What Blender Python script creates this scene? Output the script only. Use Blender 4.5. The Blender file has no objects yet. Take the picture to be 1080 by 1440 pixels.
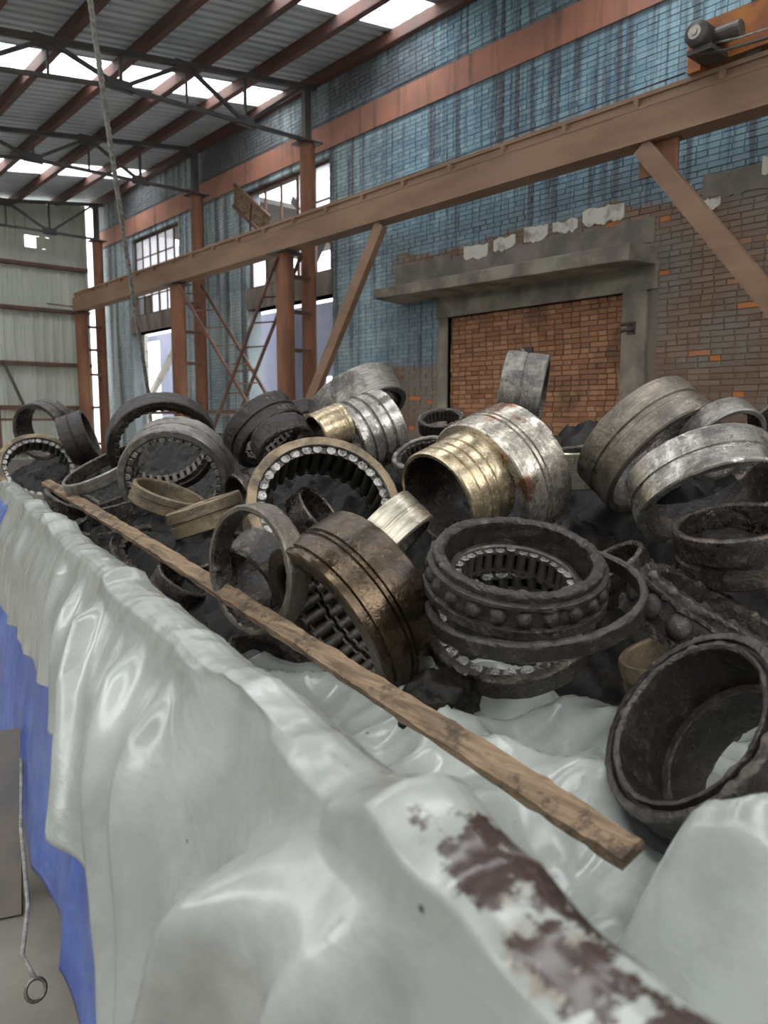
import bpy, bmesh, math, random
from mathutils import Vector, Matrix, noise
random.seed(7)
SC = bpy.context.scene
COL = SC.collection

# ------------------------------------------------------------------ camera
EYE = Vector((0.0, 0.0, 2.0))
HEAD, PITCH = math.radians(40.9), math.radians(6.86)
cam_d = bpy.data.cameras.new('camera')
cam = bpy.data.objects.new('camera', cam_d)
COL.objects.link(cam)
cam_d.sensor_fit = 'VERTICAL'
cam_d.sensor_height = 36.0
cam_d.lens = 1081.0 / 1440.0 * 36.0
cam_d.clip_start, cam_d.clip_end = 0.02, 300
hf = Vector((math.sin(HEAD), math.cos(HEAD), 0))
fw = hf * math.cos(PITCH) - Vector((0, 0, 1)) * math.sin(PITCH)
rt = Vector((math.cos(HEAD), -math.sin(HEAD), 0))
up = rt.cross(fw)
mx = Matrix((rt, up, -fw)).transposed().to_4x4()
mx.translation = EYE
cam.matrix_world = mx
cam_d.dof.use_dof = True
cam_d.dof.focus_distance = 2.9
cam_d.dof.aperture_fstop = 3.6
SC.camera = cam

# ------------------------------------------------------------------ sky and exposure
world = bpy.data.worlds.new('overcast_sky')
SC.world = world
world.use_nodes = True
bg = world.node_tree.nodes['Background']
# overcast dome: zenith about three times as bright as the horizon
wt = world.node_tree
gm = wt.nodes.new('ShaderNodeNewGeometry')
sx = wt.nodes.new('ShaderNodeSeparateXYZ')
wt.links.new(gm.outputs['Incoming'], sx.inputs[0])
ab = wt.nodes.new('ShaderNodeMath')
ab.operation = 'ABSOLUTE'
wt.links.new(sx.outputs[2], ab.inputs[0])
ma = wt.nodes.new('ShaderNodeMath')
ma.operation = 'MULTIPLY_ADD'
wt.links.new(ab.outputs[0], ma.inputs[0])
ma.inputs[1].default_value, ma.inputs[2].default_value = 1.30, .65
wt.links.new(ma.outputs[0], bg.inputs[1])
bg.inputs[0].default_value = (0.985, 0.99, 1.0, 1)
vs = SC.view_settings
vs.view_transform = 'Standard'
vs.look = 'None'
vs.gamma = 1.0
vs.use_curve_mapping = False
vs.exposure = 2.25
SC.cycles.max_bounces = 8
SC.cycles.diffuse_bounces = 5
SC.cycles.sample_clamp_indirect = 8.0


# ------------------------------------------------------------------ material helpers
class Mat:
    def __init__(s, name):
        s.m = bpy.data.materials.new(name)
        s.m.use_nodes = True
        s.nt = s.m.node_tree
        s.b = s.nt.nodes['Principled BSDF']
        s._c = {}

    def n(s, t, **kw):
        nd = s.nt.nodes.new(t)
        for k, v in kw.items():
            setattr(nd, k, v)
        return nd

    def put(s, sock, v):
        if isinstance(v, (int, float)):
            sock.default_value = v
        elif isinstance(v, (tuple, list)):
            sock.default_value = tuple(v) + ((1,) if len(v) == 3 and sock.type == 'RGBA' else ())
        else:
            s.nt.links.new(v, sock)

    def coord(s, kind='pos', scale=(1, 1, 1), loc=None):
        key = (kind, scale)
        if key in s._c:
            return s._c[key]
        if kind == 'pos':
            o = s.n('ShaderNodeNewGeometry').outputs['Position']
        else:
            o = s.n('ShaderNodeTexCoord').outputs['Object']
            info = s.n('ShaderNodeObjectInfo').outputs['Random']
            add = s.n('ShaderNodeVectorMath', operation='ADD')
            mul = s.math('MULTIPLY', info, 37.0)
            s.nt.links.new(o, add.inputs[0])
            s.nt.links.new(mul, add.inputs[1])
            o = add.outputs[0]
        if scale != (1, 1, 1):
            mp = s.n('ShaderNodeMapping')
            mp.inputs['Scale'].default_value = scale
            s.nt.links.new(o, mp.inputs[0])
            o = mp.outputs[0]
        s._c[key] = o
        return o

    def noise(s, scale, detail=4, rough=0.55, co=None, dist=0.0):
        nd = s.n('ShaderNodeTexNoise')
        nd.inputs['Scale'].default_value = scale
        nd.inputs['Detail'].default_value = detail
        nd.inputs['Roughness'].default_value = rough
        nd.inputs['Distortion'].default_value = dist
        s.nt.links.new(co or s.coord(), nd.inputs['Vector'])
        return nd.outputs['Fac']

    def math(s, op, a, b=0.0, c=None, clamp=False):
        nd = s.n('ShaderNodeMath', operation=op)
        nd.use_clamp = clamp
        s.put(nd.inputs[0], a)
        s.put(nd.inputs[1], b)
        if c is not None:
            s.put(nd.inputs[2], c)
        return nd.outputs[0]

    def step(s, v, a, b):          # smooth 0..1 between a and b
        nd = s.n('ShaderNodeMapRange')
        nd.interpolation_type = 'SMOOTHSTEP'
        s.put(nd.inputs[0], v)
        lo, hi, t0, t1 = (a, b, 0.0, 1.0) if a < b else (b, a, 1.0, 0.0)
        nd.inputs[1].default_value, nd.inputs[2].default_value = lo, hi
        nd.inputs[3].default_value, nd.inputs[4].default_value = t0, t1
        return nd.outputs[0]

    def mix(s, f, a, b):
        nd = s.n('ShaderNodeMix', data_type='RGBA')
        s.put(nd.inputs[0], f)
        s.put(nd.inputs[6], a)
        s.put(nd.inputs[7], b)
        return nd.outputs[2]

    def xyz(s, o=None):
        nd = s.n('ShaderNodeSeparateXYZ')
        s.nt.links.new(o or s.coord(), nd.inputs[0])
        return nd.outputs

    def bump(s, h, strength=0.3, dist=0.01):
        nd = s.n('ShaderNodeBump')
        nd.inputs['Strength'].default_value = strength
        nd.inputs['Distance'].default_value = dist
        s.nt.links.new(h, nd.inputs['Height'])
        s.nt.links.new(nd.outputs[0], s.b.inputs['Normal'])

    def set(s, **kw):
        names = dict(col='Base Color', rough='Roughness', metal='Metallic', spec='Specular IOR Level',
                     trans='Transmission Weight', alpha='Alpha', coat='Coat Weight', sheen='Sheen Weight')
        for k, v in kw.items():
            s.put(s.b.inputs[names[k]], v)
        return s.m


def simple(name, c1, c2, scale=3.0, rough=0.8, metal=0.0, bump=0.25, bscale=40, kind='pos', lo=.35, hi=.65, spec=.4,
           stretch=(1, 1, 1)):
    k = Mat(name)
    co = k.coord(kind, stretch)
    f = k.step(k.noise(scale, 6, .6, co), lo, hi)
    col = k.mix(f, c1, c2)
    k.bump(k.noise(bscale, 3, .6, k.coord(kind)), bump, .004)
    return k.set(col=col, rough=rough, metal=metal, spec=spec)


# --- painted brick of the long wall: blue paint over brick, bare below a ragged line round the doorway
def mat_wall_brick(name, mortar=False):
    k = Mat(name)
    x = k.xyz()
    Y, Z = x[1], x[2]
    wob = k.math('MULTIPLY', k.math('SUBTRACT', k.noise(1.7, 5, .6), .5), .55)
    zz = k.math('ADD', Z, wob)
    upper = k.step(zz, 4.33, 4.40)
    left = k.math('MULTIPLY', k.step(k.math('ADD', Y, k.math('MULTIPLY', wob, .3)), 7.95, 8.0), k.step(zz, 2.72, 2.86))
    left = k.math('MULTIPLY', left, k.math('MAXIMUM', k.step(zz, 4.05, 3.85), k.step(Y, 8.7, 9.1)))
    far = k.math('MULTIPLY', k.step(Y, 9.9, 10.3), k.step(zz, 1.2, 1.5))
    paint = k.math('MAXIMUM', k.math('MAXIMUM', upper, left), far, clamp=True)
    rnd = k.math('FRACT', k.math('ADD', k.n('ShaderNodeNewGeometry').outputs['Random Per Island'],
                                 k.n('ShaderNodeObjectInfo').outputs['Random']))
    blotch = k.noise(.7, 5, .65)
    blue = k.mix(k.step(blotch, .36, .66), (.155, .27, .36), (.30, .50, .61))
    pale = k.mix(k.step(blotch, .36, .66), (.27, .33, .36), (.48, .57, .58))
    blue = k.mix(k.step(k.math('ADD', Y, k.math('MULTIPLY', wob, 3)), 7.5, 11.5), blue, pale)
    blue = k.mix(k.math('MULTIPLY', rnd, .35), blue, (.50, .64, .67))
    streak = k.noise(1.0, 5, .7, k.coord('pos', (1, 4.6, .13)))
    grime_dark = k.math('MULTIPLY', k.step(streak, .46, .60), .82)
    top = k.math('MULTIPLY', k.step(Z, 6.3, 6.8), k.step(k.noise(.5, 4, .6), .38, .58))
    low = k.math('MULTIPLY', k.step(k.math('ADD', Z, wob), 5.1, 4.5), k.step(Y, 9.6, 8.8))  # darker tone on the lower near part of the wall
    grime_dark = k.math('MAXIMUM', grime_dark, k.math('MULTIPLY', k.math('MAXIMUM', top, k.math('MULTIPLY', low, .6)), .8))
    blue = k.mix(grime_dark, blue, (.092, .082, .09))
    bare = k.mix(rnd, (.17, .108, .078), (.24, .165, .122))
    bare = k.mix(k.step(k.noise(1.3, 5, .6), .42, .62), bare, (.20, .175, .148))
    orange = k.step(rnd, .955, .965)
    bare = k.mix(orange, bare, (.46, .17, .055))
    if mortar:
        blue = k.mix(.55, blue, (.06, .075, .09))
        bare = k.mix(.55, bare, (.15, .13, .108))
    col = k.mix(paint, bare, blue)
    k.bump(k.noise(55, 4, .7), .35, .006)
    return k.set(col=col, rough=.82, spec=.25)


M = {}
M['wall_brick'] = mat_wall_brick('painted_brick')
M['wall_mortar'] = mat_wall_brick('painted_mortar', True)


def mat_orange_brick():
    k = Mat('orange_brick')
    rnd = k.math('FRACT', k.math('ADD', k.n('ShaderNodeNewGeometry').outputs['Random Per Island'],
                                 k.n('ShaderNodeObjectInfo').outputs['Random']))
    col = k.mix(rnd, (.25, .115, .062), (.42, .215, .12))
    col = k.mix(k.math('MULTIPLY', k.step(k.noise(1.6, 5, .6), .5, .68), .8), col, (.13, .075, .05))
    k.bump(k.noise(60, 4, .7), .4, .006)
    return k.set(col=col, rough=.85, spec=.2)


M['orange_brick'] = mat_orange_brick()
M['mortar'] = simple('door_mortar', (.095, .075, .06), (.15, .12, .10), 6)
M['concrete'] = simple('grimy_concrete', (.15, .13, .105), (.30, .27, .22), 2.2, .9, bump=.5)
M['plaster'] = simple('flaking_plaster', (.135, .118, .10), (.22, .19, .16), 2.8, .95, bump=.6)
M['white_plaster'] = simple('white_plaster', (.58, .56, .50), (.24, .21, .18), 4, .95, bump=.6, lo=.5, hi=.7)
M['lintel'] = simple('stained_lintel', (.13, .11, .10), (.24, .20, .18), 2.5, .9, stretch=(1, 2, .4))


def mat_band():
    k = Mat('red_band_paint')
    col = k.mix(k.step(k.noise(1.6, 6, .65), .4, .62), (.46, .215, .15), (.37, .19, .145))
    st = k.step(k.noise(1.2, 5, .7, k.coord('pos', (1, 3.2, .2))), .5, .7)
    col = k.mix(k.math('MULTIPLY', st, .7), col, (.14, .095, .085))
    k.bump(k.noise(30, 4, .6), .3, .01)
    return k.set(col=col, rough=.85, spec=.25)


M['band'] = mat_band()
M['beam'] = simple('brown_rusty_paint', (.205, .12, .074), (.275, .17, .11), 1.6, .6, bump=.2, bscale=30, stretch=(1, .5, 2))
M['column'] = simple('rust_red_paint', (.16, .066, .038), (.24, .105, .055), 2.0, .65, stretch=(2, 2, .5))
M['purlin'] = simple('oxide_red_steel', (.16, .075, .058), (.11, .068, .062), 1.5, .7)
M['truss'] = simple('dark_steel', (.05, .05, .052), (.085, .075, .07), 3, .6)
M['ladder'] = simple('dull_rust_steel', (.15, .075, .05), (.09, .05, .038), 5, .7)
M['orange_paint'] = simple('crane_orange', (.46, .165, .035), (.27, .09, .035), 5, .6)
M['motor'] = simple('motor_cast', (.05, .045, .042), (.10, .085, .075), 8, .55)
M['roof'] = simple('roof_sheet_steel', (.48, .55, .60), (.58, .64, .68), .8, .55, bump=.1, metal=.0)
M['siding'] = simple('pale_siding', (.44, .47, .40), (.54, .56, .49), .7, .6, bump=.08, stretch=(2, 2, .3))
M['ground'] = simple('dusty_ground', (.25, .225, .195), (.33, .30, .26), 1.5, .95, bump=.5, bscale=25)
M['far_wall'] = simple('blue_sheet', (.085, .095, .15), (.125, .135, .19), .6, .7)
M['plank'] = None


def mat_skylight():
    k = Mat('skylight_fibreglass')
    tr = k.n('ShaderNodeBsdfTransparent')
    tl = k.n('ShaderNodeBsdfTranslucent')
    tl.inputs[0].default_value = (.85, .9, .9, 1)
    mx = k.n('ShaderNodeMixShader')
    d = k.step(k.noise(5, 5, .7, k.coord('pos', (.6, 1.4, 1))), .62, .70)
    mx.inputs[0].default_value = .40
    k.nt.links.new(tr.outputs[0], mx.inputs[1])
    k.nt.links.new(tl.outputs[0], mx.inputs[2])
    df = k.n('ShaderNodeBsdfDiffuse')
    df.inputs[0].default_value = (.25, .27, .28, 1)
    m2 = k.n('ShaderNodeMixShader')
    k.nt.links.new(d, m2.inputs[0])
    k.nt.links.new(mx.outputs[0], m2.inputs[1])
    k.nt.links.new(df.outputs[0], m2.inputs[2])
    k.nt.links.new(m2.outputs[0], k.nt.nodes['Material Output'].inputs[0])
    return k.m


M['skylight'] = mat_skylight()


def mat_pane():
    k = Mat('dusty_glass')
    tr = k.n('ShaderNodeBsdfTransparent')
    tl = k.n('ShaderNodeBsdfTranslucent')
    tl.inputs[0].default_value = (.86, .88, .92, 1)
    mx = k.n('ShaderNodeMixShader')
    k.put(mx.inputs[0], k.math('MULTIPLY_ADD', k.noise(2.5, 4, .6), .5, .45))
    k.nt.links.new(tr.outputs[0], mx.inputs[1])
    k.nt.links.new(tl.outputs[0], mx.inputs[2])
    gl = k.n('ShaderNodeBsdfGlossy')
    gl.inputs['Roughness'].default_value = .15
    m2 = k.n('ShaderNodeMixShader')
    m2.inputs[0].default_value = .06
    k.nt.links.new(mx.outputs[0], m2.inputs[1])
    k.nt.links.new(gl.outputs[0], m2.inputs[2])
    k.nt.links.new(m2.outputs[0], k.nt.nodes['Material Output'].inputs[0])
    return k.m


M['pane'] = mat_pane()


def mat_plank():
    k = Mat('rough_wood')
    co = k.coord('obj', (14, 1.2, 14))
    g = k.noise(3, 6, .65, co, .6)
    col = k.mix(k.step(g, .3, .7), (.11, .076, .05), (.32, .225, .145))
    col = k.mix(k.math('MULTIPLY', k.step(k.noise(30, 5, .7, k.coord('obj', (6, 1, 6))), .5, .7), .5), col, (.10, .07, .045))
    mud = k.step(k.noise(9, 6, .7, k.coord('obj')), .53, .64)
    col = k.mix(k.math('MULTIPLY', mud, .85), col, (.06, .045, .035))
    k.bump(g, .6, .006)
    return k.set(col=col, rough=.85, spec=.2)


M['plank'] = mat_plank()


def mat_tarp(name, c1, c2, stain=False, rough=.42):
    k = Mat(name)
    col = k.mix(k.step(k.noise(3.5, 6, .65), .35, .68), c1, c2)
    x = k.xyz()
    if stain:
        # caked mud along the rim beside the camera, dark specks elsewhere
        t = k.math('ADD', k.math('MULTIPLY', x[0], .185), k.math('MULTIPLY', x[1], .983))
        nn = k.math('SUBTRACT', k.math('MULTIPLY', x[0], .983), k.math('ADD', k.math('MULTIPLY', x[1], .185), .525))
        zone = k.math('MULTIPLY', k.step(t, .80, .55), k.math('MULTIPLY', k.step(nn, -.15, -.10), k.step(nn, .06, .02)))
        zone = k.math('MULTIPLY', zone, k.step(x[2], 1.46, 1.50))
        m = k.step(k.math('ADD', k.noise(11, 6, .7), k.math('MULTIPLY', zone, .24)), .70, .76)
        tan = k.step(k.math('ADD', k.noise(6, 5, .7), k.math('MULTIPLY', zone, .26)), .70, .82)
        col = k.mix(k.math('MULTIPLY', tan, .75), col, (.22, .16, .105))
        col = k.mix(m, col, (.055, .035, .03))
        sp = k.step(k.noise(34, 3, .6), .73, .77)
        col = k.mix(sp, col, (.07, .06, .05))
    cr = k.math('ABSOLUTE', k.math('SUBTRACT', k.noise(3.2, 4, .55, None, .7), .5))
    h = k.math('MULTIPLY_ADD', k.math('POWER', k.math('SUBTRACT', 1.0, k.math('MULTIPLY', cr, 4.0, clamp=True)), 3.0), .35, k.math('MULTIPLY', k.noise(26, 4, .6), .35))
    k.bump(h, .26, .014)
    sm_ = k.step(k.noise(1.4, 6, .7), .45, .72)
    col = k.mix(k.math('MULTIPLY', sm_, .35), col, (.17, .165, .145))
    k.b.inputs['Coat Roughness'].default_value = .10
    return k.set(col=col, rough=rough, spec=.5, coat=.45)


M['tarp'] = mat_tarp('grey_tarpaulin', (.33, .35, .325), (.45, .475, .445), True, .24)
M['blue_tarp'] = mat_tarp('blue_tarpaulin', (.035, .085, .40), (.10, .20, .62), rough=.5)


# --- bearing metals: steel showing through patches of grease and mud
def mat_ring(name, steel, srough, cover, dirt, drough=.45, rust=0.0, metal=.9, scale=7, bump=.5, soft=.10):
    k = Mat(name)
    co = k.coord('obj')
    base = k.noise(scale, 7, .68, co, .4)
    fine = k.noise(scale * 6, 5, .7, co)
    v = k.math('MULTIPLY_ADD', k.math('SUBTRACT', fine, .5), .35, base)
    th = 1.0 - cover
    d = k.step(v, .27 + th * .5 - soft / 2, .27 + th * .5 + soft / 2)
    edge = k.step(k.math('MULTIPLY_ADD', k.math('SUBTRACT', fine, .5), .10, k.n('ShaderNodeNewGeometry').outputs['Pointiness']), .535, .58)
    d = k.math('MULTIPLY', d, k.math('SUBTRACT', 1.0, k.math('MULTIPLY', edge, .75)))
    scr = k.noise(2, 4, .6, k.coord('obj', (6, 6, 60)))
    st = k.mix(k.step(scr, .35, .7), steel, tuple(c * .62 for c in steel))
    if rust:
        r = k.step(k.noise(4.5, 6, .65, co), .64 - rust * .2, .72 - rust * .2)
        st = k.mix(k.math('MULTIPLY', r, .85), st, (.26, .085, .03))
    col = k.mix(d, st, k.mix(k.step(fine, .35, .7), dirt, tuple(min(1, c * 1.9 + .01) for c in dirt)))
    fleck = k.math('MULTIPLY', k.step(k.noise(scale * 13, 4, .7, co), .60, .66), d)
    col = k.mix(k.math('MULTIPLY', fleck, .7), col, tuple(min(1, c * 7 + .03) for c in dirt))
    met = k.math('MULTIPLY_ADD', d, -metal, metal)
    ro = k.math('MULTIPLY_ADD', d, drough - srough, srough)
    ro = k.math('MULTIPLY_ADD', k.math('SUBTRACT', fine, .5), .25, ro)
    h = k.math('MULTIPLY_ADD', d, .45, k.math('MULTIPLY_ADD', fine, .6, k.math('MULTIPLY', k.noise(scale * 22, 3, .7, co), .35)))
    k.bump(h, bump, .008)
    return k.set(col=col, rough=ro, metal=met, spec=.5)


M['mud'] = mat_ring('ring_caked_mud', (.17, .145, .125), .3, .80, (.013, .009, .0075), .34, bump=1.0)
M['dark_oil'] = mat_ring('ring_dark_oil', (.16, .13, .11), .26, .60, (.014, .010, .009), .24)
M['brown_oil'] = mat_ring('ring_brown_oil', (.135, .095, .06), .17, .52, (.024, .015, .009), .2, soft=.30, scale=5, bump=.3)
M['gold'] = mat_ring('ring_golden_oil', (.74, .62, .42), .24, .40, (.10, .055, .022), .26, soft=.28, scale=5, bump=.25)
M['silver'] = mat_ring('ring_silver', (.54, .51, .47), .25, .46, (.06, .052, .045), .38, soft=.26, scale=5, bump=.3)
M['pale'] = mat_ring('ring_pale_steel', (.70, .64, .52), .30, .30, (.16, .12, .08), .45, soft=.28, scale=5, bump=.2)
M['worn'] = mat_ring('ring_worn_brown', (.31, .27, .22), .30, .5, (.065, .052, .041), .40, soft=.30, scale=5)
M['rusty'] = mat_ring('ring_rusty', (.66, .61, .53), .26, .40, (.06, .038, .024), .32, rust=.45, soft=.26, scale=5, bump=.3)
M['grey'] = mat_ring('ring_grey_dust', (.36, .34, .31), .36, .50, (.055, .048, .042), .48, soft=.24)
M['tan'] = mat_ring('ring_tan_dust', (.33, .255, .165), .42, .46, (.055, .042, .03), .5, metal=.7, soft=.22)
M['roller'] = mat_ring('roller_steel', (.55, .53, .50), .28, .42, (.05, .042, .036), .35, scale=25)
M['dark_roller'] = mat_ring('roller_greased', (.22, .20, .18), .3, .72, (.022, .018, .016), .35, scale=25)
M['cage'] = mat_ring('cage_greased', (.16, .14, .12), .4, .7, (.025, .02, .018), .4)
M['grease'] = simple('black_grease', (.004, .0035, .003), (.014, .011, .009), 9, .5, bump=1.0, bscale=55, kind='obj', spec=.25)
M['rope'] = simple('wire_rope_grey', (.20, .19, .18), (.40, .38, .35), 30, .8)


# ------------------------------------------------------------------ mesh helpers
class MB:
    def __init__(s):
        s.v, s.f = [], []

    def add(s, vs, fs):
        o = len(s.v)
        s.v += [tuple(p) for p in vs]
        s.f += [tuple(i + o for i in f) for f in fs]
        return s

    def box(s, x0, x1, y0, y1, z0, z1):
        vs = [(x, y, z) for x in (x0, x1) for y in (y0, y1) for z in (z0, z1)]
        return s.add(vs, [(0, 1, 3, 2), (4, 6, 7, 5), (0, 4, 5, 1), (2, 3, 7, 6), (0, 2, 6, 4), (1, 5, 7, 3)])

    def bar(s, a, b, w, h, up=(0, 0, 1)):      # rectangular bar from a to b
        a, b = Vector(a), Vector(b)
        d = (b - a).normalized()
        u = Vector(up)
        if abs(d.dot(u)) > .98:
            u = Vector((0, 1, 0))
        sd = d.cross(u).normalized() * (w / 2)
        u = sd.cross(d).normalized() * (h / 2)
        vs = [p + i * sd + j * u for p in (a, b) for i, j in ((-1, -1), (1, -1), (1, 1), (-1, 1))]
        return s.add(vs, [(3, 2, 1, 0), (4, 5, 6, 7), (0, 1, 5, 4), (1, 2, 6, 5), (2, 3, 7, 6), (3, 0, 4, 7)])

    def tube(s, pts, r, seg=10, cap=True):
        pts = [Vector(p) for p in pts]
        o = len(s.v)
        prev = None
        for i, p in enumerate(pts):
            d = (pts[min(i + 1, len(pts) - 1)] - pts[max(i - 1, 0)]).normalized()
            u = Vector((0, 0, 1)) if abs(d.z) < .9 else Vector((1, 0, 0))
            a = d.cross(u).normalized() if prev is None else (prev - d * prev.dot(d)).normalized()
            prev = a
            b = d.cross(a)
            rr = r[i] if isinstance(r, (list, tuple)) else r
            for k in range(seg):
                t = 2 * math.pi * k / seg
                s.v.append(tuple(p + (a * math.cos(t) + b * math.sin(t)) * rr))
        for i in range(len(pts) - 1):
            for k in range(seg):
                k2 = (k + 1) % seg
                s.f.append((o + i * seg + k, o + i * seg + k2, o + (i + 1) * seg + k2, o + (i + 1) * seg + k))
        if cap:
            s.f.append(tuple(o + k for k in reversed(range(seg))))
            s.f.append(tuple(o + (len(pts) - 1) * seg + k for k in range(seg)))
        return s

    def mesh(s, name, mat, smooth=False):
        me = bpy.data.meshes.new(name)
        me.from_pydata(s.v, [], s.f)
        bm = bmesh.new()
        bm.from_mesh(me)
        bmesh.ops.recalc_face_normals(bm, faces=bm.faces)
        bm.to_mesh(me)
        bm.free()
        if mat is not None:
            me.materials.append(mat)
        if smooth:
            me.shade_smooth()
        return me

    def build(s, name, mat, parent=None, smooth=False):
        return link(name, s.mesh(name, mat, smooth), parent)


def link(name, me, parent=None, loc=None):
    o = bpy.data.objects.new(name, me)
    COL.objects.link(o)
    o.parent = parent
    if loc is not None:
        o.location = loc
    return o


def tag(o, label=None, cat=None, group=None, kind=None):
    for k, v in (('label', label), ('category', cat), ('group', group), ('kind', kind)):
        if v:
            o[k] = v
    return o


def thing(name, label, cat, group=None, loc=(0, 0, 0)):
    return tag(link(name, None, None, loc), label, cat, group)


def soft(me, angle=35):
    me.shade_smooth()
    try:
        me.set_sharp_from_angle(angle=math.radians(angle))
    except Exception:
        pass


# ================================================================== THE SETTING
WX = 7.9                    # face of the long brick wall
ROOF0, ROOFK = 7.55, .125   # roof height at x = 7.8 and its fall away from the wall
roof_z = lambda x: ROOF0 + ROOFK * (x - 7.8)

fl = MB().add([(-60, -60, 0), (80, -60, 0), (80, 80, 0), (-60, 80, 0)], [(0, 1, 2, 3)]).build('floor', M['ground'])
tag(fl, 'dusty brown earth floor of the shed', kind='structure')

# openings in the wall: (y0, y1, z0, z1)
DOOR = (4.97, 7.75, 0.0, 3.42)
WIN1 = (15.9, 18.36, 4.45, 6.24)
WIN2 = (10.48, 13.08, 4.45, 6.24)
GAP1 = (15.95, 18.5, 0.0, 4.07)
GAP2 = (10.42, 13.1, 0.0, 4.07)
LIN1 = (15.9, 18.5, 4.07, 4.45)
LIN2 = (10.42, 13.1, 4.07, 4.45)
PIL = (4.55, 4.97, 0.0, 3.7)          # concrete pier right of the doorway
PIL2 = (7.75, 7.93, 0.0, 3.55)
HEADB = (4.55, 7.95, 3.42, 3.72)
BAND = (-6.0, 20.6, 6.37, 6.76)
HOLES = [DOOR, WIN1, WIN2, GAP1, GAP2]
NOBRICK = HOLES + [LIN1, LIN2, PIL, PIL2, HEADB, BAND]


def rect_fill(mb, holes, y0, y1, z0, z1, xa, xb):
    ys = sorted({y0, y1} | {h[i] for h in holes for i in (0, 1)})
    zs = sorted({z0, z1} | {h[i] for h in holes for i in (2, 3)})
    for a, b in zip(ys, ys[1:]):
        for c, d in zip(zs, zs[1:]):
            m, n_ = (a + b) / 2, (c + d) / 2
            if not any(h[0] < m < h[1] and h[2] < n_ < h[3] for h in holes):
                mb.box(xa, xb, a, b, c, d)


wall = MB()
rect_fill(wall, HOLES, -6, 20.6, 0, 7.75, WX + .009, WX + .30)
wall_right = tag(wall.build('wall_right', M['wall_mortar']), 'long brick wall with worn blue paint beside the truck', kind='structure')

BL, BH, BT, J = .24, .053, .03, .010


def courses(y0, y1, z0, z1, holes, seed, ph=.28):
    """brick rectangles (ya, yb, z) laid in running courses, clipped at the openings"""
    rg = random.Random(seed)
    out = []
    row = 0
    z = z0
    while z + BH <= z1 + 1e-6:
        y = y0 - (.125 if row % 2 else 0) - rg.uniform(0, .03)
        head = row % 3 == 2
        while y < y1:
            ln = .115 if (head or rg.random() < ph) else BL
            segs = [(max(y, y0), min(y + ln, y1))]
            for h in holes:
                if h[2] - .03 < z + BH / 2 < h[3] + .03:
                    nx = []
                    for a, b in segs:
                        if b <= h[0] or a >= h[1]:
                            nx.append((a, b))
                        else:
                            if a < h[0]:
                                nx.append((a, h[0] - .004))
                            if b > h[1]:
                                nx.append((h[1] + .004, b))
                    segs = nx
            out += [(a, b, z) for a, b in segs if b - a > .03]
            y += ln + J
        z += BH + J
        row += 1
    return out


def brick_mesh(ln, mat):
    c = .004
    h = BH / 2
    vs = [(BT, -ln / 2, -h), (BT, ln / 2, -h), (BT, ln / 2, h), (BT, -ln / 2, h),
          (0, -ln / 2 + c, -h + c), (0, ln / 2 - c, -h + c), (0, ln / 2 - c, h - c), (0, -ln / 2 + c, h - c),
          (c, -ln / 2, -h), (c, ln / 2, -h), (c, ln / 2, h), (c, -ln / 2, h)]
    fs = [(4, 5, 6, 7)]
    for i in range(4):
        j = (i + 1) % 4
        fs += [(8 + i, 8 + j, 4 + j, 4 + i), (i, j, 8 + j, 8 + i)]
    return MB().add(vs, fs).mesh('brick', mat)


def lay(parent, bricks, x, mat, single, rg):
    """the bricks in `single` become objects of their own, the rest one joined part"""
    full, half = brick_mesh(BL, mat), brick_mesh(.115, mat)
    rest = MB()
    h = BH / 2
    for b in bricks:
        ya, yb, z = b
        dx = rg.uniform(-.004, .003)
        if b in single:
            ln = yb - ya
            o = link('brick', full if ln > .18 else half, parent, (x + dx, (ya + yb) / 2, z + h))
        else:
            vs = [(x + dx, y, zz) for y, zz in ((ya, z), (yb, z), (yb, z + BH), (ya, z + BH))]
            vs += [(x + BT, v[1], v[2]) for v in vs]
            rest.add(vs, [(0, 1, 2, 3), (0, 4, 5, 1), (1, 5, 6, 2), (2, 6, 7, 3), (3, 7, 4, 0)])
    if rest.v:
        tag(rest.build('brick_courses', mat, parent), kind='stuff')


rg = random.Random(3)
bricks = courses(1.2, 20.55, 0.02, 7.7, NOBRICK, 5)
whole = [b for b in bricks if abs((b[1] - b[0]) - BL) < .002 or abs((b[1] - b[0]) - .115) < .002]
seen = [b for b in whole if b[0] > 3.0 and (2.35 < b[2] < 4.5 or 5.12 < b[2] < 7.0)]
seen.sort(key=lambda b: (b[0] ** 2 + (b[2] - 2) ** 2))
lay(wall_right, bricks, WX, M['wall_brick'], set(seen[:290]), rg)

# flaking plaster and whitewash left along the line above the canopy
def flake(y0, y1, z0, z1, x, mat, seed, name):
    rgf = random.Random(seed)
    n = max(10, int((y1 - y0) / .04))
    hh = min(.05, (z1 - z0) * .5)
    jag = lambda i, q: hh * (noise.noise((i * .33, q, seed)) + .35 * rgf.uniform(-1, 1))
    pts = [(y0 + (y1 - y0) * i / n, z0 + jag(i, 1.5) + hh * .8 * abs(2 * i / n - 1) ** 6) for i in range(n + 1)]
    pts += [(y0 + (y1 - y0) * i / n, z1 + .6 * jag(i, 7.5)) for i in range(n, -1, -1)]
    vs = [(WX - x, p[0], p[1]) for p in pts] + [(WX + .012, p[0], p[1]) for p in pts]
    k = len(pts)
    fs = [tuple(range(k))] + [(i, i + k, (i + 1) % k + k, (i + 1) % k) for i in range(k)]
    me = MB().add(vs, fs).mesh(name, mat)
    return link(name, me, wall_right)


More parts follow.
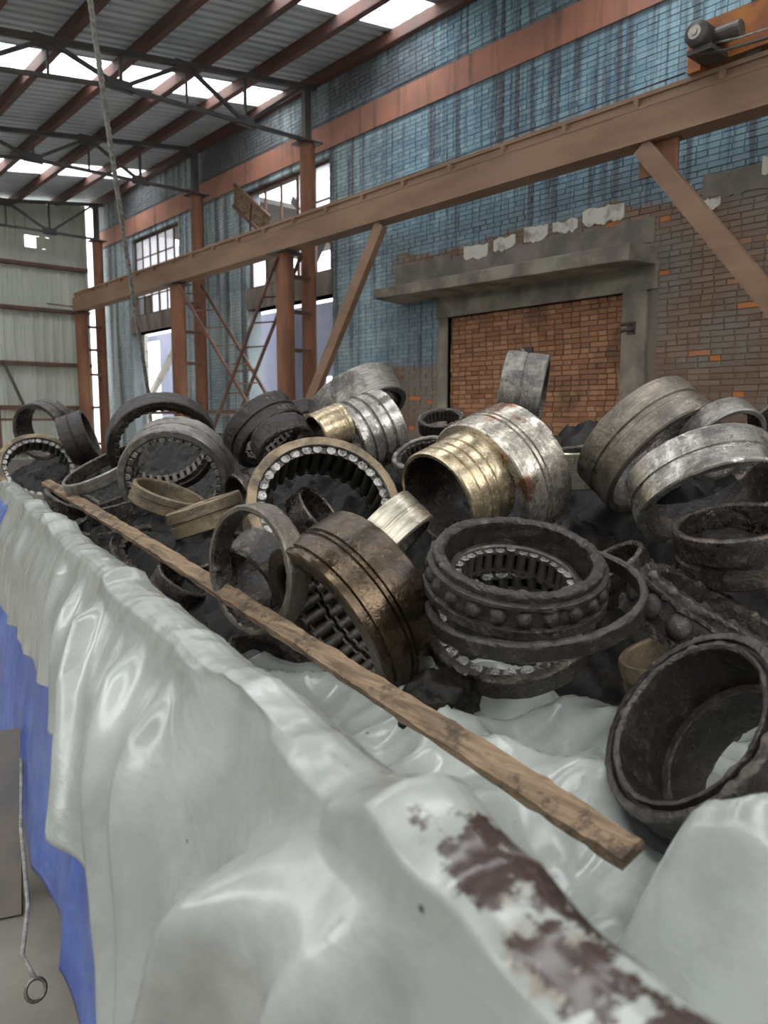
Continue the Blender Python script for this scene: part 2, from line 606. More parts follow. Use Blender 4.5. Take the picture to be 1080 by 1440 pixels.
flake(4.62, 7.7, 3.88, 4.20, .007, M['plaster'], 1, 'plaster_patch')
flake(7.7, 8.85, 3.84, 4.26, .006, M['plaster'], 2, 'plaster_patch')
flake(1.5, 4.1, 4.22, 4.48, .007, M['plaster'], 3, 'plaster_patch')
for a, b, c, d, s_ in ((7.02, 7.45, 4.17, 4.31, 4), (6.56, 6.92, 4.20, 4.32, 5), (6.05, 6.42, 4.22, 4.36, 6), (5.62, 5.98, 4.25, 4.36, 8),
                      (5.0, 5.55, 4.28, 4.41, 7), (4.22, 4.32, 4.2, 4.42, 9), (3.2, 3.5, 4.38, 4.50, 10), (3.9, 4.12, 4.17, 4.23, 12)):
    flake(a, b, c - .03, d + .01, .013, M['white_plaster'], s_, 'whitewash_flake')

band = MB().box(WX - .02, WX + .05, BAND[0], BAND[1], BAND[2], BAND[3]).build('trim_1', M['band'])
tag(band, 'faded red painted band running along the blue wall', kind='structure')
for i, L_ in enumerate((LIN1, LIN2)):
    o = MB().box(WX - .015, WX + .28, L_[0] - .02, L_[1] + .02, L_[2], L_[3]).build('trim_%d' % (2 + i), M['lintel'])
    tag(o, 'stained concrete lintel under the %s steel window' % ('far' if i == 0 else 'broken'), kind='structure')

# ---- bricked-up doorway with its pier, lintel and canopy
door = tag(MB().box(WX + .07, WX + .3, DOOR[0], DOOR[1], 0, DOOR[3]).build('door_1', M['mortar']),
           'doorway bricked up with bare orange bricks under the canopy', kind='structure')
ib = courses(DOOR[0] + .005, DOOR[1] - .005, 0.02, DOOR[3], [], 11, .5)
iw = sorted([b for b in ib if abs((b[1] - b[0]) - BL) < .002 or abs((b[1] - b[0]) - .115) < .002], key=lambda b: -b[2])[:290]
lay(door, ib, WX + .055, M['orange_brick'], set(iw), rg)
MB().box(WX - .03, WX + .2, PIL[0] + .12, PIL[1], 0, PIL[3] - .28).build('pier', M['concrete'], door)
MB().box(WX - .012, WX + .2, PIL2[0], PIL2[1], 0, PIL2[3]).build('jamb', M['concrete'], door)
MB().box(WX - .035, WX + .2, HEADB[0], HEADB[1], HEADB[2], HEADB[3]).build('lintel', M['concrete'], door)

can = MB()
cy0, cy1 = 4.58, 8.72
can.add([(7.34, cy0, 3.65), (7.34, cy1, 3.73), (WX, cy1, 3.70), (WX, cy0, 3.68),
         (7.34, cy0, 3.83), (7.34, cy1, 3.86), (WX, cy1, 3.90), (WX, cy0, 3.88)],
        [(3, 2, 1, 0), (4, 5, 6, 7), (0, 1, 5, 4), (1, 2, 6, 5), (2, 3, 7, 6), (3, 0, 4, 7)])
canopy = can.build('concrete_canopy', M['concrete'])
tag(canopy, 'grey concrete slab canopy projecting over the bricked-up doorway', 'canopy')
bv = canopy.modifiers.new('bevel', 'BEVEL')
bv.width, bv.segments = .012, 2

# bell lamp on the infill, bracket on the pier
lamp = thing('wall_bell', 'small dark round bell fixed to the orange bricks', 'bell', loc=(WX + .05, 6.37, 2.86))
MB().box(-.03, 0, -.09, .07, -.055, .055).build('mount_plate', M['motor'], lamp)
MB().tube([(-.03, .02, 0), (-.09, .02, 0), (-.10, .02, 0)], [.05, .05, .03], 18).build('gong', M['grey'], lamp, True)
MB().tube([(-.1, .02, 0), (-.115, .02, 0)], .015, 10).build('nut', M['silver'], lamp, True)
br = thing('wall_bracket', 'small rusty pipe bracket on the concrete pier', 'bracket', loc=(WX - .03, 4.84, 3.02))
MB().box(-.02, 0, -.05, .05, -.07, .07).build('plate', M['truss'], br)
for dz in (-.03, .04):
    MB().tube([(-.02, -.02, dz), (-.10, -.02, dz), (-.13, .06, dz - .01)], .018, 8).build('hook', M['ladder'], br, True)

# ---- steel windows
def window(name, r, cols, rows, label, gone=(), dark=()):
    y0, y1, z0, z1 = r
    w = tag(link(name, None, None, (WX + .10, (y0 + y1) / 2, z0)), label, kind='structure')
    fr = MB()
    t = .045
    oy, oz = (y0 + y1) / 2, z0
    for a, b, c, d in ((y0, y1, z0, z0 + t), (y0, y1, z1 - t, z1), (y0, y0 + t, z0 + t, z1 - t), (y1 - t, y1, z0 + t, z1 - t)):
        fr.box(-.03, .03, a - oy, b - oy, c - oz, d - oz)
    fr.build('window_frame', M['ladder'], w)
    dy, dz = (y1 - y0) / cols, (z1 - z0) / rows
    for i in range(1, cols):
        g = .03 if i == cols // 2 else .014
        yy = y0 + i * dy - oy
        mb = MB()
        mb.box(-.02, .02, yy - g, yy + g, t, z1 - z0 - t)
        mb.build('mullion', M['ladder'], w)
    pane = {}
    for i in range(cols):
        for j in range(rows):
            ya, yb = y0 + i * dy - oy, y0 + (i + 1) * dy - oy
            za = j * dz
            if (i, j) in gone:
                continue
            if j:
                MB().box(-.018, .018, ya + .014, yb - .014, za - .012, za + .012).build('glazing_bar', M['ladder'], w)
            if (dy, dz) not in pane:
                pane[(dy, dz)] = MB().box(-.003, .003, -dy / 2 + .012, dy / 2 - .012, -dz / 2 + .011, dz / 2 - .011).mesh('pane', M['pane'])
            o = link('pane', pane[(dy, dz)], w, (0.004, (ya + yb) / 2, za + dz / 2))
            if (i, j) in dark:
                o.data = o.data.copy()
                o.data.materials[0] = M['lintel']
    return w


w1 = window('window_1', WIN1, 6, 4, 'dusty multi-pane steel window in the blue wall far down the shed',
            gone={(0, 3), (5, 0)}, dark={(4, 0)})
w2 = window('window_2', WIN2, 5, 3, 'broken steel window behind the rusty column, half its panes gone',
            gone={(3, 2), (4, 2), (2, 2), (3, 1), (4, 1), (2, 1), (2, 0), (0, 0)}, dark={(3, 0)})
sash = thing('hanging_sash', 'loose rusty window sash hanging askew from the broken window', 'window sash', loc=(WX - .1, 12.7, 5.85))
a, b = Vector((-.02, .62, .36)), Vector((0, -.55, -.45))
off = Vector((-.05, -.11, .16))
MB().bar(a - off, b - off, .05, .06).build('rail', M['ladder'], sash)
MB().bar(a + off, b + off, .05, .06).build('rail', M['ladder'], sash)
MB().bar((a + b) / 2 - off, (a + b) / 2 + off, .04, .04).build('crossbar', M['ladder'], sash)
MB().add([a - off * .8, b - off * .8, b + off * .8, a + off * .8,
          a - off * .8 + Vector((.008, 0, 0)), b - off * .8 + Vector((.008, 0, 0)), b + off * .8 + Vector((.008, 0, 0)), a + off * .8 + Vector((.008, 0, 0))],
         [(0, 1, 2, 3), (4, 7, 6, 5), (0, 4, 5, 1), (1, 5, 6, 2), (2, 6, 7, 3), (3, 7, 4, 0)]).build('board', M['plank'], sash)

# ---- what shows through the two openings: the next bay with its sheet wall
fw_ = MB()
FH = [(14.0, 15.2, .2, 2.6), (17.2, 17.6, 2.6, 3.2), (28.0, 31.5, 0, 5.0), (20.3, 20.6, 2.55, 2.85), (15.9, 16.1, 3.0, 3.4), (18.6, 22.2, .9, 1.45), (24.4, 24.6, 2.6, 3.1)]
rect_fill(fw_, FH, 6, 34, 0, 5.2, 13.0, 13.12)
tag(fw_.build('wall_far', M['far_wall']), 'bluish sheet wall of the next bay seen through the openings', kind='structure')
wl = MB().box(-4.62, -4.5, -6, 20.3, 0, 5.3).build('wall_left_added', M['siding'])  # unseen wall added to cut side light, leaving more from above
wf = MB().box(-4.5, 8.0, -6.12, -6.0, 0, 5.0).build('wall_front_added', M['siding'])  # unseen end wall added so light comes mainly through the skylights
tag(wf, 'added unseen sheet wall closing off light behind the viewer', kind='structure')
tag(wl, 'added unseen sheet wall holding back light on the low side', kind='structure')
for i, q in enumerate((((9.2, 11.6, 5.0), (9.2, 13.4, 6.4)), ((9.2, 13.2, 4.6), (9.2, 11.7, 6.3)), ((9.3, 10.8, 5.7), (9.3, 13.6, 5.75)))):
    o = MB().bar(q[0], q[1], .12, .14).build('scrap_beam', M['truss'])
    tag(o, ('dark steel beam rising to the left', 'dark steel beam rising to the right', 'level dark steel beam')[i] + ' behind the broken window', 'beam')
for y in (15.0, 19.0, 23.0):
    c = MB().box(12.6, 12.85, y - .12, y + .12, 0, 5.2).build('bay_column', M['truss'])
    tag(c, 'dark steel post in the next bay beyond the openings', 'post', 'posts in the next bay')
nr = MB().box(8.4, 13.1, 14.6, 19.0, 6.6, 6.7).build('trim_4', M['truss'])  # roof slab added as a dark backdrop behind the broken panes
tag(nr, 'dark slab added over the next bay to darken the view through the broken window', kind='structure')
jib = thing('strutted_post', 'pale post with a diagonal strut inside the bright far doorway', 'post', loc=(9.1, 20.6, 0))
MB().box(-.09, .09, -.09, .09, 0, 4.3).build('upright', M['white_plaster'], jib)
MB().bar((0, 0, 2.4), (.1, -2.4, 4.3), .13, .13).build('strut', M['white_plaster'], jib)

# ---- back wall of sheet cladding on girts
BY = 20.3
wb = tag(MB().box(-6, 7.55, BY + .06, BY + .12, 0, .35).build('wall_back', M['concrete']), 'pale ribbed sheet end wall of the shed', kind='structure')


def rib_sheet(width, length, pitch, rise, inset):
    """ribbed sheet: ribs run along local v, width along u"""
    us = [0.0]
    n = max(1, round(width / pitch))
    p = width / n
    prof = []
    for i in range(n):
        b = i * p
        prof += [(b, 0), (b + p * .52, 0), (b + p * .60, rise), (b + p * .90, rise), (b + p * .98, 0)]
    prof.append((width, 0))
    return prof


prof = rib_sheet(.92, 1, .23, .035, 0)


def siding(x0, z0, z1, name='siding_sheet', wd=.92):
    pr = [q for q in prof if q[0] <= wd + 1e-6]
    if pr[-1][0] < wd:
        pr = pr + [(wd, 0)]
    vs = []
    for u, r in pr:
        for z in (z0, z1):
            vs.append((x0 + u, BY - r, z))
    for u, r in pr:
        for z in (z0, z1):
            vs.append((x0 + u, BY - r + .006, z))
    n = len(pr)
    fs = []
    for i in range(n - 1):
        fs += [(2 * i, 2 * i + 1, 2 * i + 3, 2 * i + 2), (2 * n + 2 * i, 2 * n + 2 * i + 2, 2 * n + 2 * i + 3, 2 * n + 2 * i + 1)]
    for i in range(n - 1):
        fs += [(2 * i, 2 * i + 2, 2 * n + 2 * i + 2, 2 * n + 2 * i), (2 * i + 1, 2 * n + 2 * i + 1, 2 * n + 2 * i + 3, 2 * i + 3)]
    return MB().add(vs, fs).build(name, M['siding'], wb)


x = 7.55 - .92
k = 0
while x > -5.2:
    zt = roof_z(x) - .05
    if k == 1:          # a square hole is torn in this sheet
        siding(x, .3, 6.17)
        siding(x, 6.45, zt, 'siding_offcut')
        siding(x, 6.17, 6.45, 'siding_offcut', .34)
        siding(x + .60, 6.17, 6.45, 'siding_offcut', .32)
    else:
        siding(x, .3, zt)
    x -= .92
    k += 1
for z in (1.2, 2.3, 3.37, 4.69, 5.75):
    MB().box(-5, 7.5, BY - .16, BY - .04, z - .045, z + .045).build('girt', M['ladder'], wb)
MB().bar((5.9, BY - .2, 2.0), (5.35, BY - .2, 3.4), .06, .06).build('sag_rod', M['truss'], wb)

# ---- roof: transverse ribbed sheets on longitudinal purlins
ceil = MB().box(7.86, 8.25, -6, 20.6, 7.66, 7.70).build('ceiling', M['roof'])
tag(ceil, 'ribbed steel lean-to roof with bright skylight strips', kind='structure')
SKY = [(-3.8, -2.95), (.2, 1.0), (4.0, 4.85), (7.92, 8.80), (11.6, 12.42), (17.12, 18.06)]
edges = [-6.0]
for a, b in SKY + [(20.6, 20.6)]:
    n = max(1, round((a - edges[-1]) / .85))
    s0 = edges[-1]
    edges += [s0 + (a - s0) * (i + 1) / n for i in range(n)]
    if b > a:
        edges.append(b)
for ya, yb in zip(edges, edges[1:]):
    sky = any(abs(ya - a) < 1e-4 for a, b in SKY)
    pr = rib_sheet(yb - ya, 1, .20, .05, 0)
    vs = []
    for dz in (0, .006):
        for u, r in pr:
            for xx in (-4.5, 8.0):
                vs.append((xx, ya + u, roof_z(xx) + r + dz))
    n = len(pr)
    fs = []
    for i in range(n - 1):
        fs.append((2 * i, 2 * i + 2, 2 * i + 3, 2 * i + 1))
        if not sky:
            fs.append((2 * n + 2 * i, 2 * n + 2 * i + 1, 2 * n + 2 * i + 3, 2 * n + 2 * i + 2))
    if sky:
        vs = vs[:2 * n]
    MB().add(vs, fs).build('skylight_sheet' if sky else 'roof_sheet', M['skylight' if sky else 'roof'], ceil)
for i in range(12):
    xx = 7.80 - .99 * i
    z = roof_z(xx)
    mb = MB()
    mb.box(xx - .03, xx + .03, -6, 20.5, z - .17, z - .005)
    mb.box(xx - .03, xx + .07, -6, 20.5, z - .175, z - .165)
    mb.build('purlin', M['purlin'], ceil)


# ---- trusses, columns
def truss(y, label):
    t = thing('roof_truss', label, 'roof truss', 'roof trusses', (0, y, 0))
    xl, xr, zb = -4.3, 7.72, 6.44
    up_ = lambda x: roof_z(x) - .26
    MB().bar((xl, 0, up_(xl)), (xr, 0, up_(xr)), .08, .07).build('top_chord', M['truss'], t)
    low = lambda x: zb if x > 4.5 else zb - .125 * (4.5 - x)
    MB().bar((4.5, 0, zb), (7.5, 0, zb), .06, .05).build('bottom_chord', M['truss'], t)
    MB().bar((xl, 0, low(xl)), (4.5, 0, zb), .06, .05).build('bottom_chord', M['truss'], t)
    xs_b = [6.42, 4.5, 2.6, .7, -1.2, -3.1]
    xs_t = [7.5, 5.46, 3.55, 1.65, -.25, -2.15]
    for i, xb in enumerate(xs_b):
        zb_ = low(xb)
        xt_ = xs_t[i] if i else 5.46
        MB().bar((xb, 0, zb_), (xs_t[i], 0, up_(xs_t[i])), .05, .05).build('web_diagonal', M['truss'], t)
        if i + 1 < len(xs_t):
            MB().bar((xb, 0, zb_), (xs_t[i + 1], 0, up_(xs_t[i + 1])), .05, .05).build('web_diagonal', M['truss'], t)
        MB().bar((xb, 0, zb_), (xb, 0, up_(xb)), .04, .04).build('web_post', M['truss'], t)
        if i:
            MB().bar((xt_, 0, low(xt_)), (xt_, 0, up_(xt_)), .03, .03).build('web_post', M['truss'], t)
        MB().box(xb - .16, xb + .16, -.008, .008, zb_ - .06, zb_ + .10).build('gusset', M['truss'], t)
        if i:
            MB().box(xs_t[i] - .16, xs_t[i] + .16, -.008, .008, up_(xs_t[i]) - .12, up_(xs_t[i]) + .05).build('gusset', M['truss'], t)
    MB().box(7.48, 7.60, -.05, .05, 6.42, up_(7.55)).build('end_post', M['truss'], t)
    return t


for y, wd in ((1.2, 'nearest roof truss, out of sight over the pile'), (5.9, 'roof truss just above the top of the view'),
              (10.6, 'dark roof truss nearest the camera with bright skylight behind it'),
              (14.4, 'second dark roof truss from the camera, on the middle rusty column'),
              (19.6, 'farthest dark roof truss in front of the pale end wall')):
    if y > 6:
        truss(y, wd)


def col(name, x, y, r, top, label, group, base=True):
    c = thing(name, label, 'column', group, (x, y, 0))
    MB().tube([(0, 0, 0), (0, 0, top)], r, 20).build('shaft', M['column'], c, False)
    for m in c.children:
        soft(m.data)
    MB().box(-r - .06, r + .06, -r - .06, r + .06, top, top + .02).build('cap_plate', M['truss'], c)
    MB().box(-r - .1, r + .1, -r - .1, r + .1, 0, .025).build('base_plate', M['column'], c)
    return c


for y, wd in ((10.6, 'tall rusty roof column in front of the broken window'), (14.37, 'tall rusty roof column between the two steel windows'),
              (19.6, 'tall rusty roof column in the far corner by the pale end wall')):
    col('roof_column', 7.55, y, .125, 6.38, wd, 'roof columns')
for y, wd in ((10.4, 'round rusty post under the crane beam nearest the camera'), (14.1, 'middle round rusty post under the crane beam'),
              (19.25, 'farthest round rusty post at the end of the crane beam')):
    c = col('crane_post', 6.95, y, .145, 4.56, wd, 'posts under the crane beam')
    for z in (1.4, 2.3, 3.1, 3.7, 4.25):
        MB().box(.14, .50, .0, .06, z - .03, z + .03).build('tie_bar', M['ladder'], c)

# ---- crane runway beam
rb = thing('crane_beam', 'long brown steel crane runway beam crossing in front of the blue wall', 'beam', loc=(6.95, 0, 4.6))
ya, yb = -2.0, 19.45
MB().box(-.012, .012, ya, yb, .014, .306).build('web_plate', M['beam'], rb)
MB().box(-.13, .13, ya, yb, 0, .016).build('bottom_flange', M['beam'], rb)
MB().box(-.13, .13, ya, yb, .304, .32).build('top_flange', M['beam'], rb)
# side channel closing the face towards the yard
MB().box(-.125, -.11, ya, yb, .016, .304).build('face_plate', M['beam'], rb)
ra = MB()
ra.box(-.115, -.005, ya, yb, .32, .338)
ra.box(-.075, -.045, ya, yb, .338, .41)
ra.box(-.095, -.025, ya, yb, .41, .45)
ra.build('rail', M['beam'], rb)
clip = MB().box(-.135, -.08, -.025, .025, .32, .40).mesh('rail_clip', M['beam'])
y = ya + .5
while y < yb:
    link('rail_clip', clip, rb, (0, y, 0))
    y += .82


def brace(ya, za, yb, zb, label):
    t = thing('knee_brace', label, 'brace', 'braces under the crane beam', (6.95, ya, za))
    d = Vector((0, yb - ya, zb - za))
    MB().bar((-.085, 0, 0), Vector((-.085, 0, 0)) + d, .17, .012, (1, 0, 0)).build('web_plate', M['beam'], t)
    nrm = Vector((1, 0, 0)).cross(d).normalized()
    for s in (-1, 1):
        o = nrm * (.085 * s)
        MB().bar(Vector((-.045, 0, 0)) + o, Vector((-.045, 0, 0)) + o + d, .012, .09, (1, 0, 0)).build('flange', M['beam'], t)
    return t


brace(8.02, 4.58, 10.2, 1.55, 'sloping rusty steel brace from the crane beam down to the near post')
brace(4.2, 4.58, 1.75, 1.55, 'sloping brown channel brace below the crane beam at the right')
gp = MB().box(6.93, 6.95, 3.85, 4.25, 4.30, 4.6).build('gusset_plate', M['column'])
tag(gp, 'rusty plate welded under the crane beam beside the right brace', 'plate')
gp = MB().bar((6.95, 19.45, 4.72), (6.3, 19.7, 4.78), .03, .03).build('stop_arm', M['ladder'])
tag(gp, 'thin steel arm sticking out at the far end of the crane beam', 'bracket')

# ---- crane end carriage with its motor
cr = thing('crane_carriage', 'orange crane end carriage riding on the brown beam', 'crane carriage', loc=(6.95, 2.1, 5.03))
MB().box(-.10, .10, -2.2, 1.5, .07, .44).build('box_girder', M['orange_paint'], cr)
MB().box(-.16, .16, 1.5, 1.62, .02, .42).build('end_plate', M['orange_paint'], cr)
for y in (1.1, -1.6):
    w = MB().tube([(-.06, y, .085), (.06, y, .085)], .085, 20).build('wheel', M['motor'], cr)
    soft(w.data)
mot = MB()
MY, MZ = 1.40, .20
mot.tube([(-.47, MY, MZ), (-.46, MY, MZ), (-.45, MY, MZ), (-.22, MY, MZ), (-.21, MY, MZ), (-.10, MY, MZ)],
         [.04, .088, .10, .10, .085, .085], 24)
o = mot.build('motor', M['motor'], cr)
soft(o.data)
for k in range(7):
    mm = MB()
    xx = -.41 + k * .026
    mm.tube([(xx, MY, MZ), (xx + .007, MY, MZ)], .106, 24)
    mm.build('cooling_fin', M['motor'], o)
for r_, x_ in ((.062, -.475), (.03, -.485)):
    MB().tube([(-.455, MY, MZ), (x_, MY, MZ)], [r_, r_ * .9], 18).build('fan_cover', M['grey'], o)
MB().tube([(-.26, MY - .30, MZ - .01), (-.26, MY - .08, MZ - .01)], .07, 16).build('gearbox', M['motor'], cr)
MB().box(-.40, -.10, MY - .12, MY + .10, .06, .10).build('motor_bracket', M['motor'], cr)
MB().tube([(-.30, MY - .1, .13), (-.3, 1.1, .10), (-.22, .8, .12), (-.14, .4, .25), (-.12, .1, .5), (-.12, -.2, .8)], .010, 8).build('motor_cable', M['rope'], cr, True)
MB().tube([(-.36, MY, .06), (-.33, 1.2, .03), (-.28, .8, .02), (-.24, .2, .06)], .012, 8).build('motor_cable', M['truss'], cr, True)
wire = MB().tube([(6.9, 3.8, 5.12), (6.9, 8.0, 5.07), (6.9, 14, 5.06)], .006, 6).build('trolley_wire', M['truss'], None, True)
tag(wire, 'thin dark wire stretched above the brown crane rail', 'wire')
ch = thing('lifting_chain', 'short dark chain hanging above the orange carriage', 'chain', loc=(6.6, 2.6, 5.5))
lk = MB()
ring = [(.03 * math.cos(t), 0, .05 * math.sin(t)) for t in [2 * math.pi * i / 14 for i in range(15)]]
lk.tube(ring, .010, 6, False)
lkm = lk.mesh('link', M['truss'], True)
for i in range(14):
    l = link('link', lkm, ch, (-.02 * i, .05 * i, .065 * i))
    l.rotation_euler = (.35, .2, (i % 2) * 1.57)


# ---- steel stair ladders between the posts
def ladder(a0, a1, b0, b1, n, label):
    t = thing('steel_ladder', label, 'ladder', 'ladders behind the pile', tuple(Vector(a1)))
    o = Vector(a1)
    for p, q in ((a0, a1), (b0, b1)):
        MB().bar(Vector(p) - o, Vector(q) - o, .035, .055).build('rail', M['ladder'], t)
    for i in range(n):
        f = (i + .5) / n
        p = Vector(a0).lerp(Vector(a1), f) - o
        q = Vector(b0).lerp(Vector(b1), f) - o
        MB().bar(p, q, .045, .025).build('rung', M['ladder'], t)


ladder((6.78, 10.35, 4.5), (6.78, 14.0, .0), (7.3, 10.45, 4.6), (7.3, 14.2, .0), 12, 'rusty ladder sloping down to the left from the near crane post')
ladder((6.80, 13.75, 4.5), (6.80, 8.9, .0), (7.38, 13.95, 4.6), (7.38, 9.1, .0), 13, 'rusty ladder crossing behind, sloping down to the right from the middle post')
hr = thing('guard_rail', 'low rusty guard rail behind the far end of the pile', 'railing', loc=(4.0, 14.0, 0))
for z in (2.18, 2.0, 1.1):
    MB().box(-5, .72, -.02, .02, z - .02, z + .02).build('rail', M['ladder'], hr)
for x in (-4.4, -3.4, -2.4, -1.4, -.38, .62):
    MB().box(x - .02, x + .02, -.02, .02, 0, 2.2).build('post', M['ladder'], hr)
hb = thing('low_barrier', 'horizontal rusty rail crossing in front of the feet of the ladders', 'railing', loc=(6.5, 11.7, 0))
MB().box(-.02, .02, -2.8, 2.9, 2.1, 2.16).build('rail', M['ladder'], hb)
for y in (-2.7, -.9, .9, 2.8):
    MB().box(-.02, .02, y - .02, y + .02, 0, 2.1).build('post', M['ladder'], hb)

# ---- rope from the crane
pts = []
A_, B_ = Vector((1.89, 4.92, 4.75)), Vector((3.23, 7.23, 2.23))
for i in range(60):
    f = i / 59
    p = A_.lerp(B_, f)
    p.z -= .10 * math.sin(math.pi * f)
    pts.append(p)
top = A_ + (A_ - B_) * .35
pts = [top] + pts + [Vector((3.3, 7.34, 1.6)), Vector((3.32, 7.36, 1.0))]
rp = MB()
for s in range(3):
    q = []
    for i in range(len(pts) * 6):
        f = i / 6
        j = min(int(f), len(pts) - 2)
        p = pts[j].lerp(pts[j + 1], f - j)
        an = i * .42 + s * 2.094
        q.append(p + Vector((math.cos(an), math.sin(an) * .7, math.sin(an) * .5)) * .010)
    rp.tube(q, .0105, 6)
ro = rp.build('hoist_rope', M['rope'], None, True)
tag(ro, 'long twisted grey rope hanging down from the roof at the left', 'rope')


# ================================================================== THE TRUCK AND ITS LOAD
TD, ND, RIM = Vector((.185, .983, 0)), Vector((.983, -.185, 0)), .525


def tk(t, n, z):            # truck coordinates: along the side board, inwards from its top edge, height
    p = TD * t + ND * (n + RIM)
    return Vector((p.x, p.y, z))


def tbox(mb, t0, t1, n0, n1, z0, z1):
    vs = [tk(t, n, z) for t in (t0, t1) for n in (n0, n1) for z in (z0, z1)]
    return mb.add(vs, [(0, 1, 3, 2), (4, 6, 7, 5), (0, 4, 5, 1), (2, 3, 7, 6), (0, 2, 6, 4), (1, 5, 7, 3)])


M['truck'] = simple('truck_paint', (.16, .15, .145), (.24, .20, .17), 4, .6)
M['tyre'] = simple('tyre_rubber', (.02, .02, .02), (.04, .038, .035), 12, .8)
truck = thing('cargo_truck', 'flatbed truck under the tarpaulins carrying the bearings', 'truck')
tbox(MB(), -1.2, 8.6, -.06, 2.72, .80, .86).build('bed_floor', M['truck'], truck)
tbox(MB(), -1.2, 8.6, -.09, -.05, .85, 1.47).build('side_board', M['truck'], truck)
tbox(MB(), -1.2, 8.6, 2.72, 2.76, .85, 1.48).build('side_board', M['truck'], truck)
tbox(MB(), 8.56, 8.6, -.05, 2.72, .92, 1.6).build('end_board', M['truck'], truck)
tbox(MB(), -1.2, 8.6, .75, .87, .6, .85).build('chassis_rail', M['truck'], truck)
tbox(MB(), -1.2, 8.6, 1.88, 2.0, .6, .85).build('chassis_rail', M['truck'], truck)
for t in (.6, 5.6, 6.8):
    for n in (.22, 2.5):
        w = MB().tube([tk(t, n - .12, .40), tk(t, n - .10, .40), tk(t, n + .10, .40), tk(t, n + .12, .40)], [.35, .40, .40, .35], 28).build('wheel', M['tyre'], truck)
        soft(w.data)

# ---- tarpaulins
HEM = [(-.6, .3), (1.3, .6), (1.49, .79), (1.65, .9), (1.92, 1.04), (2.57, 1.11), (3.37, 1.05), (4.83, .97), (5.1, 1.2), (5.24, 1.33), (5.44, 1.42), (9, 1.42)]


def interp(tab, x):
    for (a, b), (c, d) in zip(tab, tab[1:]):
        if x <= c:
            return b + (d - b) * max(0, (x - a) / (c - a))
    return tab[-1][1]


def sm(x, a, b):
    t = max(0, min(1, (x - a) / (b - a)))
    return t * t * (3 - 2 * t)


def ridged(p):
    return (1 - abs(noise.noise(p))) ** 3


def facet(a, b, s):
    """creased cells: flat faces meeting in sharp folds"""
    w = .25 * noise.noise((a * .9, b * .9, s))
    return noise.voronoi(Vector((a + w, b - w, s * 1.7)))[0][0]


def bed_z(t, n):
    """height of the sheet lying in the bed"""
    z = 1.01 + .15 * sm(t, .95, 1.35) * (1 - sm(n, .95, 1.3)) + .03 * noise.noise((t * 2.3, n * 2.3, 4))
    z += .20 * (facet(t * 3.4 + n, n * 2.6 - t * .8, 2) - .4) + .05 * (facet(t * 8 + 3, n * 6 - t * 2, 5) - .4)
    # swell over the load where the rings lie, and the stiff fold standing up beside the plank end
    lt = sm(t, .86, .70) if t > .70 else 1.0
    lt = 1 - sm(t, .72, .88)
    z += .36 * lt * math.exp(-((n - .48 - .12 * (.75 - t)) / (.13 if n < .48 + .12 * (.75 - t) else .40)) ** 2) * (1 + .12 * noise.noise((t * 6, n * 6, 1)))
    z += .05 * math.exp(-((t - .86) / .06) ** 2) * sm(n, .25, .4) * (1 - sm(n, .5, .7)) * 0
    return z


def outer(t, s, drop):
    """outside of the sheet: s runs 0..1 from the rim to the hem"""
    z = 1.50 - s * drop
    n = -.13 - .13 * (1.50 - z)
    d = 1.50 - z
    n -= .055 * sm(d, -.04, .20)
    pl = (.050 if t < 2.6 else .05 - .034 * sm(t, 2.6, 3.2)) * (ridged((t * 1.3 + .25 * d, d * .35, 3)) - .45) * sm(d, .0, .35)
    pl += .010 * (ridged((t * 4.3 - .5 * d, d * .9, 9)) - .45) * sm(d, .0, .25)
    pl += .015 * noise.noise((t * 2.1, d * 2.2, 5)) + .035 * (facet(t * 1.9 + .8 * d, d * 1.1, 11) - .4) * sm(d, .02, .25) + .012 * (facet(t * 5, d * 2.6 + t, 21) - .4)
    # sharp folds seen in the sheet
    for t0, sl, am, wd, d0 in ((2.24, -.75, .065, .04, .05), (2.62, -.6, .035, .05, .1), (1.80, -.6, .055, .06, .08), (1.52, -.5, .045, .045, .12), (2.95, -.3, .022, .07, .05), (3.5, -.3, .015, .08, .05), (4.2, -.3, .018, .08, .05)):
        x = t - (t0 + sl * d)
        pl += am * math.exp(-(x / (max(wd, .035) * (1.7 if x > 0 else .8))) ** 2) * sm(d, 0, d0)
    # the overlapping flap by the camera
    fx = [(1.67, .59), (1.56, .74), (1.35, 1.02), (1.21, 1.08), (.3, 1.06)]
    tf = interp([(-b, c) for b, c in fx], -z)
    e = tf - t
    pl -= .055 * math.exp(-((t - 1.22) / .14) ** 2 - ((d - .18) / .22) ** 2)
    pl += .085 * sm(e, -.004, .03) * sm(d, -.05, .12) * (1 - .8 * sm(e, .05, .40))
    pl += .05 * math.exp(-((t - .86 - .3 * d) / .045) ** 2) * sm(d, .0, .15)
    pl += .045 * math.exp(-((t - .68 - .1 * d) / .032) ** 2) * sm(d, .0, .15) - .03 * math.exp(-((t - .60) / .04) ** 2) * sm(d, .0, .1)
    return n - pl, z


